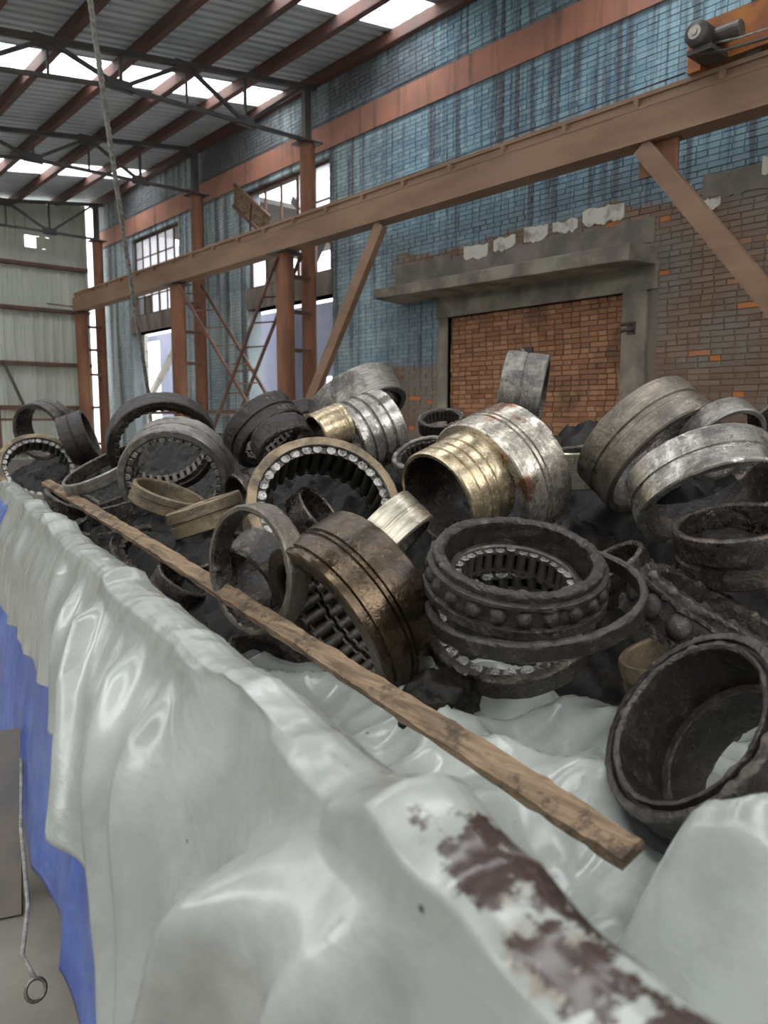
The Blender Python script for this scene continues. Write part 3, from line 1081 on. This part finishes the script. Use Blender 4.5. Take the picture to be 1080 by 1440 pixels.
def tarp_profile(t):
    """points across the sheet from the outer hem over the rim to the bed"""
    out = []
    hem = interp(HEM, t)
    drop = 1.50 - hem
    N1 = 66
    for i in range(N1):
        n, z = outer(t, 1 - i / (N1 - 1), drop)
        out.append((n, z))
    n0, z0 = out[-1]
    zr = 1.545 + .018 * noise.noise((t * 1.3, 0, 8)) + .008 * (ridged((t * 3.1, 3, 1)) - .5)
    for t0, a, w in ((2.30, .022, .05), (3.55, .026, .09), (3.85, .02, .05), (4.6, .025, .1), (1.2, .02, .12), (.70, .05, .09), (.56, .02, .05)):
        zr += a * max(0.0, 1 - abs(t - t0) / (w * 1.6)) ** 1.3
    wr = .012 + .012 * noise.noise((t * 1.7, 6, 6))
    pin = [(n0 + .012, zr - .018), (-.105, zr - .004), (-.085, zr), (-.055, zr), (-.035, zr - .005), (wr - .02, zr - .022), (wr, zr - .07)]
    N2 = 5
    prev = (n0, z0)
    for q in pin:
        for j in range(1, N2 + 1):
            f = j / N2
            nn, z = prev[0] + (q[0] - prev[0]) * f, prev[1] + (q[1] - prev[1]) * f
            z += .004 * (ridged((t * 7, nn * 7, 2)) - .5)
            out.append((nn, z))
        prev = q
    nb = .20
    zb = bed_z(t, nb)
    N3 = 22
    for j in range(1, N3 + 1):
        f = j / N3
        nn = prev[0] + (nb - prev[0]) * (f ** 1.3)
        z = prev[1] + (zb - prev[1]) * (1 - (1 - f) ** 1.5)
        z += .02 * math.sin(math.pi * f) * (ridged((t * 4, f * 2, 5)) - .5)
        out.append((nn, z))
    N4 = 100
    for j in range(1, N4 + 1):
        nn = nb + (1.75 - nb) * j / N4
        out.append((nn, bed_z(t, nn)))
    return out


ts = []
t = -.25
while t < 8.7:
    ts.append(t)
    t += .0125 if t < 3.4 else .03
vs, fs = [], []
for t in ts:
    vs += [tuple(tk(t, n, z)) for n, z in tarp_profile(t)]
W_ = len(vs) // len(ts)
for i in range(len(ts) - 1):
    for j in range(W_ - 1):
        a = i * W_ + j
        fs.append((a, a + 1, a + W_ + 1, a + W_))
me = MB().add(vs, fs).mesh('grey_tarpaulin', M['tarp'], True)
tarp = tag(link('grey_tarpaulin', me), 'crumpled grey plastic tarpaulin draped over the truck side and bed', 'tarpaulin')
sd = tarp.modifiers.new('thickness', 'SOLIDIFY')
sd.thickness = .003
sd.offset = 1 if me.polygons[0].normal.dot(ND) > 0 else -1

BHEM = [(-.6, .42), (2.01, .42), (2.23, .46), (2.63, .43), (3.31, .39), (4.29, .22), (9, .1)]
vs, fs = [], []
bt = [1.42 + .03 * i for i in range(243)]
NB = 60
for t in bt:
    hem = interp(BHEM, t) + .012 * noise.noise((t * 6, 0, 0))
    for j in range(NB):
        z = 1.46 + (hem - 1.46) * j / (NB - 1)
        d = 1.5 - z
        n = -.10 - .13 * d - .055 * sm(d, -.04, .2)
        n -= .035 * (ridged((t * 2.3 + .3 * d, d * .5, 13)) - .5) * sm(d, .1, .5)
        n -= .02 * noise.noise((t * 3, d * 3, 15)) * sm(d, .1, .5)
        if t > 4.9:
            n -= .04 * sm(t, 4.9, 5.3)
        vs.append(tuple(tk(t, n, z)))
for i in range(len(bt) - 1):
    for j in range(NB - 1):
        a = i * NB + j
        fs.append((a, a + NB, a + NB + 1, a + 1))
me = MB().add(vs, fs).mesh('blue_tarpaulin', M['blue_tarp'], True)
bt_o = tag(link('blue_tarpaulin', me), 'blue plastic tarpaulin hanging below the grey one on the truck side', 'tarpaulin')
bt_o.modifiers.new('thickness', 'SOLIDIFY').thickness = .003

# lashing cord with its ring beside the blue sheet
lc = thing('lashing_cord', 'thin frayed cord with a round steel ring hanging beside the blue tarpaulin', 'cord', loc=(.60, 2.24, .33))
MB().tube([(.27, 1.1, .25), (.15, .7, .16), (.05, .28, .10), (-.02, .1, .06), (-.018, -.01, .05)], .007, 8).build('cord', M['rope'], lc, True)
rr_ = [(-.02 + .028 * math.cos(a), -.02 + .028 * math.sin(a) * .4, .028 * math.sin(a) + .02) for a in [2 * math.pi * i / 20 for i in range(21)]]
MB().tube(rr_, .006, 8, False).build('steel_ring', M['grey'], lc, True)
post = MB().bar((.72, 3.2, 0), (.84, 3.5, .66), .16, .05).build('ground_board', M['truck'])
tag(post, 'grey weathered board leaning by the truck under the blue tarpaulin', 'board')

# ---- plank
P0, P1 = Vector((1.084, .628, 1.292)), Vector((1.476, 4.791, 1.625))
pl = MB()
NP = 160
dv = (P1 - P0).normalized()
sdv = dv.cross(Vector((0, 0, 1))).normalized()
upv = (sdv.cross(dv).normalized() * .93 - sdv * .36).normalized()
sdv = dv.cross(upv).normalized()
prof_ = [(-.029, -.012), (.029, -.012), (.029, 0), (.029, .012), (.014, .0135), (-.01, .013), (-.029, .012), (-.029, 0)]
for i in range(NP):
    f = i / (NP - 1)
    L = (P1 - P0).length
    c = P0.lerp(P1, f) + Vector((0, 0, .012 * math.sin(math.pi * f)))
    for k_, (a, b) in enumerate(prof_):
        j1 = noise.noise((f * 46, k_ * 3.1, 1)) * .004 + noise.noise((f * 190, k_ * 5, 2)) * .0035
        q = c + sdv * (a * (1 + .04 * noise.noise((f * 12, 0, 5)) - .08 * f) + j1) + upv * (b + j1 * .6)
        pl.v.append(tuple(q - P0))
for i in range(NP - 1):
    for k_ in range(8):
        k2 = (k_ + 1) % 8
        pl.f.append((i * 8 + k_, i * 8 + k2, (i + 1) * 8 + k2, (i + 1) * 8 + k_))
pl.f.append(tuple(range(8)))
pl.f.append(tuple((NP - 1) * 8 + k_ for k_ in range(8)))
pme = pl.mesh('wooden_plank', M['plank'])
soft(pme, 40)
po = tag(link('wooden_plank', pme, None, P0), 'long rough wooden plank lying across the bearings and the grey tarpaulin', 'plank')
for f, dx in ((.40, .03), (.62, -.03), (.7, .03)):
    c = P0.lerp(P1, f) - P0 + sdv * dx + Vector((0, 0, -.02))
    MB().tube([c, c + Vector((.004, -.004, .02)), c + Vector((.012, -.01, .034))], [.004, .003, .001], 6).build('splinter', M['plank'], po, True)


# ---- dark scrap filling the bed under the rings
HB = [(1.2, .98), (1.8, 1.03), (2.2, 1.14), (2.8, 1.30), (3.4, 1.48), (4.2, 1.52), (5.2, 1.40), (6.0, 1.42), (7.2, 1.60), (8.5, 1.58)]
vs, fs = [], []
ht = [1.2 + .02 * i for i in range(366)]
hn = [.02 + .0222 * i for i in range(121)]
for t in ht:
    for n in hn:
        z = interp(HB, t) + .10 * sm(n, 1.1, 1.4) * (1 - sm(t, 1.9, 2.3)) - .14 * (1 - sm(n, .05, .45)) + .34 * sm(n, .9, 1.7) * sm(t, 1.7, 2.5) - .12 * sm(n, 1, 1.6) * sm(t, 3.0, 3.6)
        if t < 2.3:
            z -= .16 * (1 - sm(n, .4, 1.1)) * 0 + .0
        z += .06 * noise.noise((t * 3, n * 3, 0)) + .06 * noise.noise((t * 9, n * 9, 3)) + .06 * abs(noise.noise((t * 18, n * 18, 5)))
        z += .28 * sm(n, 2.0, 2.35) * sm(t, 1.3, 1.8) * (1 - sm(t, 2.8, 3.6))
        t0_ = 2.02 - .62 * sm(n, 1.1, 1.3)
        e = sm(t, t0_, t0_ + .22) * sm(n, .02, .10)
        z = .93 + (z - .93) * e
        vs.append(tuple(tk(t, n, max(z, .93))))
for i in range(len(ht) - 1):
    for j in range(len(hn) - 1):
        a = i * len(hn) + j
        fs.append((a, a + 1, a + len(hn) + 1, a + len(hn)))
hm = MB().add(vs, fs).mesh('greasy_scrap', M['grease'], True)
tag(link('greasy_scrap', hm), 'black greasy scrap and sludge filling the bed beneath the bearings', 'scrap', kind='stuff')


# ------------------------------------------------------------------ bearings
RING = {
 'B1': ((1.629, 0.727, 1.269), (-0.676, 0.386, 0.627), 0.23, 0.28),
 'B2a': ((1.683, 1.372, 1.576), (-0.185, -0.255, 0.949), 0.251, 0.115),
 'B2b': ((1.742, 1.355, 1.493), (-0.258, -0.075, 0.963), 0.313, 0.055),
 'B2c': ((1.77, 1.462, 1.38), (-0.444, -0.249, 0.861), 0.251, 0.075),
 'B2d': ((1.708, 1.404, 1.512), (-0.172, -0.297, 0.939), 0.193, 0.1),
 'B3': ((2.174, 1.043, 1.398), (0.232, -0.394, 0.889), 0.246, 0.14),
 'B4': ((2.504, 1.126, 1.592), (-0.252, 0.032, 0.967), 0.192, 0.17),
 'B5': ((2.704, 1.343, 1.757), (-0.316, -0.565, -0.762), 0.267, 0.165),
 'B6': ((2.889, 1.681, 1.892), (-0.017, -0.778, -0.628), 0.284, 0.2),
 'B7': ((2.946, 1.41, 1.921), (-0.315, -0.782, -0.538), 0.169, 0.09),
 'B8': ((3.301, 1.338, 1.945), (-0.514, 0.449, 0.731), 0.152, 0.15),
 'B9': ((3.459, 2.794, 2.151), (0.557, -0.818, -0.147), 0.223, 0.23),
 'B10': ((3.41, 2.246, 1.883), (-0.383, 0.147, 0.912), 0.198, 0.13),
 'B11': ((3.064, 2.126, 1.776), (-0.077, 0.0, 0.997), 0.167, 0.17),
 'B12': ((2.501, 2.139, 1.76), (-0.926, 0.109, -0.362), 0.287, 0.25),
 'B13': ((2.256, 2.15, 1.722), (-0.935, 0.056, -0.35), 0.206, 0.24),
 'B14': ((1.891, 2.583, 1.603), (-0.359, -0.763, 0.537), 0.317, 0.22),
 'B15': ((2.683, 3.318, 2.079), (0.101, -0.598, -0.795), 0.26, 0.17),
 'B16': ((2.47, 2.981, 1.935), (-0.908, 0.189, -0.374), 0.19, 0.25),
 'B16b': ((2.212, 2.947, 1.955), (-0.923, 0.164, -0.349), 0.104, 0.16),
 'B17': ((3.091, 3.076, 1.979), (-0.342, -0.228, 0.912), 0.131, 0.08),
 'B18': ((2.522, 2.624, 1.799), (-0.509, -0.09, 0.856), 0.14, 0.13),
 'B19': ((2.065, 3.295, 1.949), (0.229, -0.702, -0.675), 0.197, 0.14),
 'B19b': ((1.994, 3.02, 1.896), (-0.018, -0.741, -0.671), 0.144, 0.1),
 'B20': ((2.606, 3.766, 2.016), (-0.046, -0.583, -0.811), 0.117, 0.1),
 'B21': ((1.996, 4.304, 1.855), (-0.288, -0.824, -0.488), 0.316, 0.12),
 'B22': ((1.797, 3.714, 1.719), (-0.595, -0.725, -0.349), 0.281, 0.2),
 'B23': ((1.626, 4.23, 1.727), (-0.454, 0.009, 0.891), 0.244, 0.07),
 'B24': ((1.693, 4.007, 1.507), (-0.253, 0.117, 0.96), 0.246, 0.17),
 'B24b': ((1.635, 3.489, 1.616), (0.234, -0.263, 0.936), 0.179, 0.09),
 'B25': ((1.622, 3.069, 1.581), (-0.236, 0.201, 0.951), 0.17, 0.12),
 'B26': ((1.502, 3.297, 1.351), (0.023, -0.404, 0.914), 0.233, 0.14),
 'B27': ((2.213, 7.131, 1.912), (-0.813, -0.542, -0.211), 0.254, 0.22),
 'B28': ((1.905, 6.363, 1.597), (-0.137, -0.816, 0.562), 0.3, 0.16),
 'B29': ((2.212, 6.302, 1.851), (0.819, -0.454, 0.351), 0.206, 0.2),
 'B30': ((1.486, 1.863, 1.405), (-0.895, 0.096, -0.435), 0.291, 0.24),
 'B31': ((1.272, 2.087, 1.528), (-0.993, -0.122, 0.005), 0.208, 0.08),
 'B32': ((1.399, 2.284, 1.48), (-0.857, -0.203, -0.474), 0.132, 0.14),
 'B33': ((1.831, 2.093, 1.574), (0.363, -0.648, -0.669), 0.171, 0.14),
 'B35': ((1.978, 1.036, 1.31), (-0.2, 0.187, 0.962), 0.15, 0.11),
 'F1': ((1.723, 5.094, 1.449), (0.271, -0.321, 0.908), 0.185, 0.1),
 'F2': ((1.607, 2.938, 1.395), (-0.468, 0.071, 0.881), 0.147, 0.12),
 'F3': ((1.33, 2.755, 1.347), (0.341, -0.436, 0.833), 0.117, 0.1),
 'F4': ((1.962, 3.281, 1.619), (-0.965, 0.064, -0.253), 0.139, 0.12),
 'F5': ((1.881, 1.997, 1.318), (-0.613, -0.2, -0.764), 0.113, 0.1),
 'F6': ((2.312, 1.451, 1.463), (-0.411, 0.353, 0.841), 0.137, 0.12),
 'F9': ((3.57, 1.484, 1.781), (-0.749, 0.38, -0.543), 0.211, 0.15),
 'F10': ((2.06, 1.933, 1.392), (-0.21, 0.054, 0.976), 0.132, 0.12),
 'F12': ((1.516, 3.949, 1.409), (-0.178, -0.124, 0.976), 0.167, 0.12),
 'F14': ((1.875, 2.624, 1.602), (0.377, -0.684, 0.624), 0.119, 0.09),
 'B36': ((1.293, 2.094, 1.159), (0.337, -0.389, 0.857), 0.162, 0.14),
}



def resample(prof, step):
    out = []
    n = len(prof)
    for i in range(n):
        a, b = prof[i], prof[(i + 1) % n]
        d = math.dist(a, b)
        m = max(1, int(d / step))
        for j in range(m):
            f = j / m
            out.append((a[0] + (b[0] - a[0]) * f, a[1] + (b[1] - a[1]) * f))
    return out


def lathe(name, prof, mat, seg=128, amp=.0, seed=0, step=.010, clump=0.0, angle=38, bore=None):
    """closed profile (r, z) spun about local z; muddy skin displaced by amp, lumps by clump"""
    pr = resample(prof, step)
    mb = MB()
    n = len(pr)
    for k in range(seg):
        a = 2 * math.pi * k / seg
        c, s = math.cos(a), math.sin(a)
        mb.v += [(r * c, r * s, z) for r, z in pr]
    for k in range(seg):
        k2 = (k + 1) % seg
        for i in range(n):
            i2 = (i + 1) % n
            mb.f.append((k * n + i, k * n + i2, k2 * n + i2, k2 * n + i))
    me = mb.mesh(name, mat)
    if amp or clump:
        bm = bmesh.new()
        bm.from_mesh(me)
        bm.normal_update()
        off = Vector((seed * 3.7, seed * 1.3, seed * 2.9))
        for v in bm.verts:
            p = v.co + off
            d = amp * noise.noise(p * 30) + amp * .8 * noise.noise(p * 85)
            if clump:
                q = noise.noise(p * 24) + .6 * noise.noise(p * 60) - .15
                if q > 0:
                    d += clump * min(q * 3, 1.0) * (.6 + .4 * noise.noise(p * 90))
            v.co += v.normal * d
        bm.to_mesh(me)
        bm.free()
    if bore is not None:            # grease coats the bore
        me.materials.append(bore)
        for f in me.polygons:
            c_ = Vector((f.center.x, f.center.y, 0)).normalized()
            if f.normal.dot(c_) < -.5:
                f.material_index = 1
    soft(me, angle)
    return me


def ring_profile(R, rin, w, grooves=(), gd=.012, gw=.012, ch=.006, step=0.0, lip=0.0, face=0.0):
    h = w / 2
    p = [(R - ch, h), (R, h - ch)]
    for g in grooves:                       # grooves round the outside, as fractions from the front
        z = h - g * w
        p += [(R, z + gw), (R - gd, z + gw * .6), (R - gd, z - gw * .6), (R, z - gw)]
    p += [(R, -h + ch), (R - ch, -h), (rin + ch, -h), (rin, -h + ch)]
    if step:                                # a shoulder inside the bore
        p += [(rin, -h * .1), (rin + step, -h * .1 + .004)]
        rin = rin + step
    if lip:                                 # inner lips at the ends of an outer ring
        p = p[:-2] + [(rin - lip + ch, -h), (rin - lip, -h + ch), (rin - lip, -h + .02), (rin, -h + .022),
                      (rin, h - .022), (rin - lip, h - .02), (rin - lip, h - ch), (rin - lip + ch, h)]
    else:
        p += [(rin, h - ch), (rin + ch, h)]
    if face:                                # a groove parting the two races on the front face
        p += [(R * face, h), (R * face + .003, h - .016), (R * face + .010, h - .016), (R * face + .013, h - .004)]
        p[0], p[1] = (R - ch, h - .004), (R, h - .004 - ch)
    return p


def roller_mesh(r, ln, mat, taper=1.0):
    mb = MB()
    prof = [(.0, .0), (.30, .0), (.34, -.06), (.55, -.06), (.6, 0), (.88, 0), (1, -.10)]
    seg = 14
    pts = []
    for q, z in prof[1:]:
        pts.append((q * r, ln / 2 + z * r))
    pts += [(r * taper, -ln / 2)]
    for q, z in pts:
        for k in range(seg):
            a = 2 * math.pi * k / seg
            mb.v.append((q * math.cos(a), q * math.sin(a), z))
    for i in range(len(pts) - 1):
        for k in range(seg):
            k2 = (k + 1) % seg
            mb.f.append((i * seg + k, i * seg + k2, (i + 1) * seg + k2, (i + 1) * seg + k))
    mb.f.append(tuple(range(seg)))
    mb.f.append(tuple((len(pts) - 1) * seg + k for k in range(seg)))
    me = mb.mesh('roller', mat)
    me.materials.append(M['cage'])
    for f in me.polygons:               # brighter metal on the ends, darker on the flanks
        if abs(f.normal.z) < .5:
            f.material_index = 1
    soft(me, 40)
    return me


def orient(o, key):
    c, n, R, w = RING[key]
    z = Vector(n).normalized()
    up_ = Vector((0, 0, 1)) if abs(z.z) < .95 else Vector((0, 1, 0))
    x = up_.cross(z).normalized()
    y = z.cross(x)
    m = Matrix((x, y, z)).transposed().to_4x4()
    m.translation = Vector(c)
    o.matrix_world = m
    return R, w


SEED = [0]


def plain(key, label, mat, rin=.86, grooves=(), amp=.0015, clump=0.0, gd=.010, gw=.010, step=0.0, name='bearing_ring', ch=.006, face=0.0):
    SEED[0] += 1
    c, n, R, w = RING[key]
    me = lathe(name, ring_profile(R, R * rin, w, grooves, gd, gw, ch, step, 0, face), M[mat], amp=amp, seed=SEED[0], clump=clump, bore=None if mat in ('mud', 'tan') else M['dark_oil'])
    o = tag(link(name, me), label, 'bearing ring', 'rings in the pile')
    orient(o, key)
    return o


def roller_bearing(key, label, mat, rin=.88, grooves=(), rows=1, rmat='roller', amp=.002, clump=0.0, rr=.068, front=.014, skip=0.0, name='roller_bearing'):
    """outer ring with rollers standing round its bore, held by a cage"""
    SEED[0] += 1
    c, n, R, w = RING[key]
    t = thing(name, label, 'bearing', 'bearings in the pile')
    orient(t, key)
    me = lathe('outer_ring', ring_profile(R, R * rin, w, grooves, .008, .009, .005, 0, .012), M[mat], amp=amp, seed=SEED[0], clump=clump, bore=M['cage'])
    link('outer_ring', me, t)
    r = R * rr
    pr = R * rin - r - .004
    ln = (w - front * 2) / rows - .006
    rm = roller_mesh(r, ln, M[rmat])
    num = int(2 * math.pi * pr / (r * 2.42))
    rg = random.Random(SEED[0])
    for q in range(rows):
        zc = w / 2 - front - ln / 2 - q * (ln + .006)
        for i in range(num):
            if rg.random() < skip:
                continue
            a = 2 * math.pi * (i + .5 * q) / num
            o = link('roller', rm, t, (pr * math.cos(a), pr * math.sin(a), zc + rg.uniform(-.004, .004)))
            o.rotation_euler = (rg.uniform(-.04, .04), rg.uniform(-.04, .04), rg.uniform(0, 6))
        for s in (1, -1):
            zz = zc + s * (ln / 2 - .010)
            cp = [(pr + r * .55, zz + .004), (pr + r * .55, zz - .004), (pr - r * .75, zz - .004), (pr - r * .75, zz + .004)]
            link('cage', lathe('cage', cp, M['cage'], seg=64, amp=.001, seed=q), t)
    return t


def cone_bearing(key, label, mat, amp=.004, clump=.006, num=24, lip=.90, bore=.78, rmat='dark_roller'):
    """inner ring with flanges and fat rollers round its outside"""
    SEED[0] += 1
    c, n, R, w = RING[key]
    t = thing('cone_bearing', label, 'bearing', 'bearings in the pile')
    orient(t, key)
    h = w / 2
    b = R * bore
    p = [(R * lip, h), (R * lip + .004, h - .004), (R * lip + .006, h - .022), (R, h - .026), (R, h - .036), (R * .965, h - .040),
         (R * .975, -h + .026), (R * 1.03, -h + .022), (R * 1.03, -h), (b + .004, -h), (b, -h + .004), (b, h - .006), (b + .006, h)]
    link('inner_ring', lathe('inner_ring', p, M[mat], amp=amp, seed=SEED[0], clump=clump, step=.008), t)
    r = min(math.pi * R * .98 / num * .74, (w - .05) * .52)
    bm = bmesh.new()
    bmesh.ops.create_uvsphere(bm, u_segments=18, v_segments=12, radius=r)
    rm = bpy.data.meshes.new('roller')
    bm.to_mesh(rm)
    bm.free()
    rm.materials.append(M[rmat])
    rm.shade_smooth()
    for i in range(num):
        a = 2 * math.pi * i / num
        o = link('roller', rm, t, ((R * .985 - r * .45) * math.cos(a), (R * .985 - r * .45) * math.sin(a), -.008))
        # barrel end faces turn outwards a little
        o.rotation_euler = (0, -.12, a)
    return t


# right-hand foreground
plain('B1', 'thick dark muddy double ring lying open on the grey tarpaulin at the lower right', 'mud', .72, (.28,), .002, .006, step=.02, gd=.02, gw=.006, face=.86)
cone_bearing('B2a', 'black mud-caked cone bearing on top of the stack in the centre foreground', 'mud', .003, .008, 22, .92, .82, 'mud')
plain('B2b', 'thin dark loose ring lying tilted round the caked cone bearing', 'mud', .93, (), .002, .003)
roller_bearing('B2c', 'lowest roller bearing of the centre stack, resting on the grey tarpaulin', 'dark_oil', .93, (), 1, 'roller', .002, .003, .08, .006)
roller_bearing('B2d', 'small roller ring nested inside the black caked cone bearing', 'mud', .95, (), 1, 'roller', .002, .002, .075, .008)
cone_bearing('B3', 'grease-caked ring with fat rollers round its outside at the right edge', 'mud', .006, .010, 14, .94, .80)
plain('B4', 'dark upright cup full of glittering grease above the roller ring at right', 'dark_oil', .88, (.55,), .002, .003)
plain('B5', 'silver-topped wide ring gaping downwards over the grease-filled cup', 'silver', .86, (.45,), .0015, .002, gd=.006)
plain('B6', 'large grey-brown wide ring with a shallow groove, behind the silver-topped ring', 'worn', .88, (.48,), .0015, .001, gd=.007, gw=.016)
plain('B7', 'thin grey hoop propped behind the silver-topped ring at the right edge', 'grey', .84, (), .001)
plain('B8', 'pale steel ring partly cut off at the right edge of the pile', 'silver', .86, (.5,), .001, .001)
plain('B9', 'grey grooved ring standing on edge in front of the orange bricked doorway', 'grey', .87, (.5,), .001, .001, gd=.005, gw=.006)
plain('B10', 'half-hidden dull steel ring between the standing ring and the large grey-brown one', 'worn', .86, (.5,), .0015, .001)
plain('B11', 'small bright pale ring wedged behind the rusty ring', 'pale', .85, (.5,), .0008, gd=.006)
plain('B12', 'wide shiny ring with orange rust patches in the middle of the pile', 'rusty', .80, (.42, .52), .0015, .001, gd=.006, gw=.006)
plain('B13', 'golden oiled grooved sleeve sticking out of the rusty ring', 'gold', .88, (.22, .42, .62), .001, 0, gd=.006, gw=.008)
roller_bearing('B14', 'large round bearing with a gold rim and roller ends facing the camera', 'tan', .90, (), 1, 'roller', .002, .001, .066, .012)
roller_bearing('B15', 'dark ring tilted on top of the pile against the blue wall', 'grey', .90, (), 1, 'dark_roller', .002, .002, .06, .012)
plain('B16', 'silver sleeve with black grooves lying below the topmost dark ring', 'silver', .82, (.2, .45, .7), .0015, .002, gd=.014, gw=.012)
plain('B16b', 'short golden sleeve end poking out left of the silver grooved sleeve', 'gold', .8, (.8,), .0008, gd=.004)
roller_bearing('B17', 'small slotted cage ring at the back in front of the brick doorway', 'dark_oil', .95, (), 1, 'dark_roller', .001, 0, .08, .006)
roller_bearing('B18', 'grey muddy roller ring squeezed between the gold-rimmed bearing and the golden sleeve', 'grey', .9, (), 1, 'dark_roller', .002, .003, .08)
roller_bearing('B19', 'black muddy bearing tipped to the right below the crossing ladders', 'mud', .88, (.4,), 2, 'dark_roller', .003, .004, .07)
plain('B19b', 'smaller mud-crusted ring leaning on the tipped black bearing', 'mud', .80, (), .003, .005)
plain('B20', 'tiny dark ring peeping out left of the topmost dark ring', 'mud', .85, (), .002, .002)
roller_bearing('B21', 'big dark arching ring at the back left of the pile', 'mud', .90, (), 1, 'dark_roller', .002, .003, .06)
roller_bearing('B22', 'two-row roller bearing with grey rims under the big arching ring at left', 'grey', .90, (.5,), 2, 'roller', .002, .003, .064)
plain('B23', 'thin dark grey hoop sloping above the far end of the plank', 'grey', .92, (), .001)
plain('B24', 'dull brown-grey ring lying beside the far half of the plank', 'dark_oil', .86, (.5,), .0015, .002)
plain('B24b', 'thin tan hoop lying inside the two-row roller bearing', 'tan', .88, (.5,), .001)
plain('B25', 'dusty tan grooved ring in front of the two-row roller bearing', 'tan', .84, (.5,), .001, .001)
roller_bearing('B26', 'oily black roller bearing lying flat close behind the plank', 'dark_oil', .9, (), 1, 'dark_roller', .002, .001, .085)
plain('B27', 'dark ring at the far left end of the pile, open to the left', 'dark_oil', .85, (.5,), .0015, .002)
roller_bearing('B28', 'roller bearing with a tan rim at the far left beside the truck rim', 'tan', .90, (), 1, 'roller', .0015, .001, .07)
plain('B29', 'black ring standing on edge near the far left corner post', 'mud', .86, (.5,), .002, .003)
roller_bearing('B30', 'big shiny brown-oiled bearing leaning behind the middle of the plank', 'brown_oil', .86, (.12, .42, .50), 2, 'dark_roller', .0015, .001, .075, .03)
plain('B31', 'upright thin ring leaning on the big brown-oiled bearing', 'worn', .88, (), .0015, .004)
plain('B32', 'small dark ring seen inside the upright thin ring', 'dark_oil', .78, (), .002, .003)
plain('B33', 'small pale golden sleeve between the gold-rimmed bearing and the brown-oiled one', 'pale', .82, (.5,), .0008, gd=.004, gw=.006)
plain('B35', 'dull tan ring lying low between the centre stack and the muddy double ring', 'tan', .86, (.5,), .001)
plain('B36', 'oily dark ring under the plank beside the truck rim', 'dark_oil', .84, (.3, .6), .0015, .002)

# rings almost swallowed by the sludge between the bigger ones
for k_, lb in (('F1', 'small dark ring lying low beside the far end of the plank'),
               ('F2', 'dark greasy ring half buried in front of the dusty tan grooved ring'),
               ('F3', 'small dark ring close to the plank next to the oily black roller bearing'),
               ('F4', 'small dark ring left of the gold-rimmed bearing, under the mud-crusted ring'),
               ('F5', 'dark ring sunk in sludge just right of the big brown-oiled bearing'),
               ('F6', 'half-buried dark ring between the centre stack and the grease-filled cup'),
               ('F9', 'dark ring seen through the silver-topped ring at the right edge'),
               ('F10', 'black ring half hidden behind the centre stack below the golden sleeve'),
               ('F12', 'dark ring half buried beside the far half of the plank'),
               ('F14', 'small dark ring lying inside the gold-rimmed bearing')):
    plain(k_, lb, 'dark_oil', .84, (.5,), .0015, .003)

# grease lumps in the cup and a rag of sludge by the stack
def lump(name, label, loc, size, seed, cat='grease lump'):
    bm = bmesh.new()
    bmesh.ops.create_icosphere(bm, subdivisions=4, radius=1.0)
    for v in bm.verts:
        p = v.co * 1.6 + Vector((seed, seed * 2, 0))
        k = 1 + .38 * noise.noise(p) + .22 * (ridged(p * 2.2) - .5) + .08 * noise.noise(p * 6)
        v.co = Vector((v.co.x * size[0], v.co.y * size[1], v.co.z * size[2])) * k
    me = bpy.data.meshes.new(name)
    bm.to_mesh(me)
    bm.free()
    me.materials.append(M['grease'])
    me.shade_smooth()
    return tag(link(name, me, None, loc), label, cat, 'lumps of grease')


lump('grease_rag', 'crumpled black greasy rag beside the centre stack on the grey tarpaulin', (1.42, 1.42, 1.24), (.11, .09, .08), 3, 'rag')
c, n, R, w = RING['B4']
lump('grease_lump', 'glittering black grease filling the cup at the right edge', tuple(Vector(c) - Vector(n) * .01), (R * .78, R * .78, .05), 8)
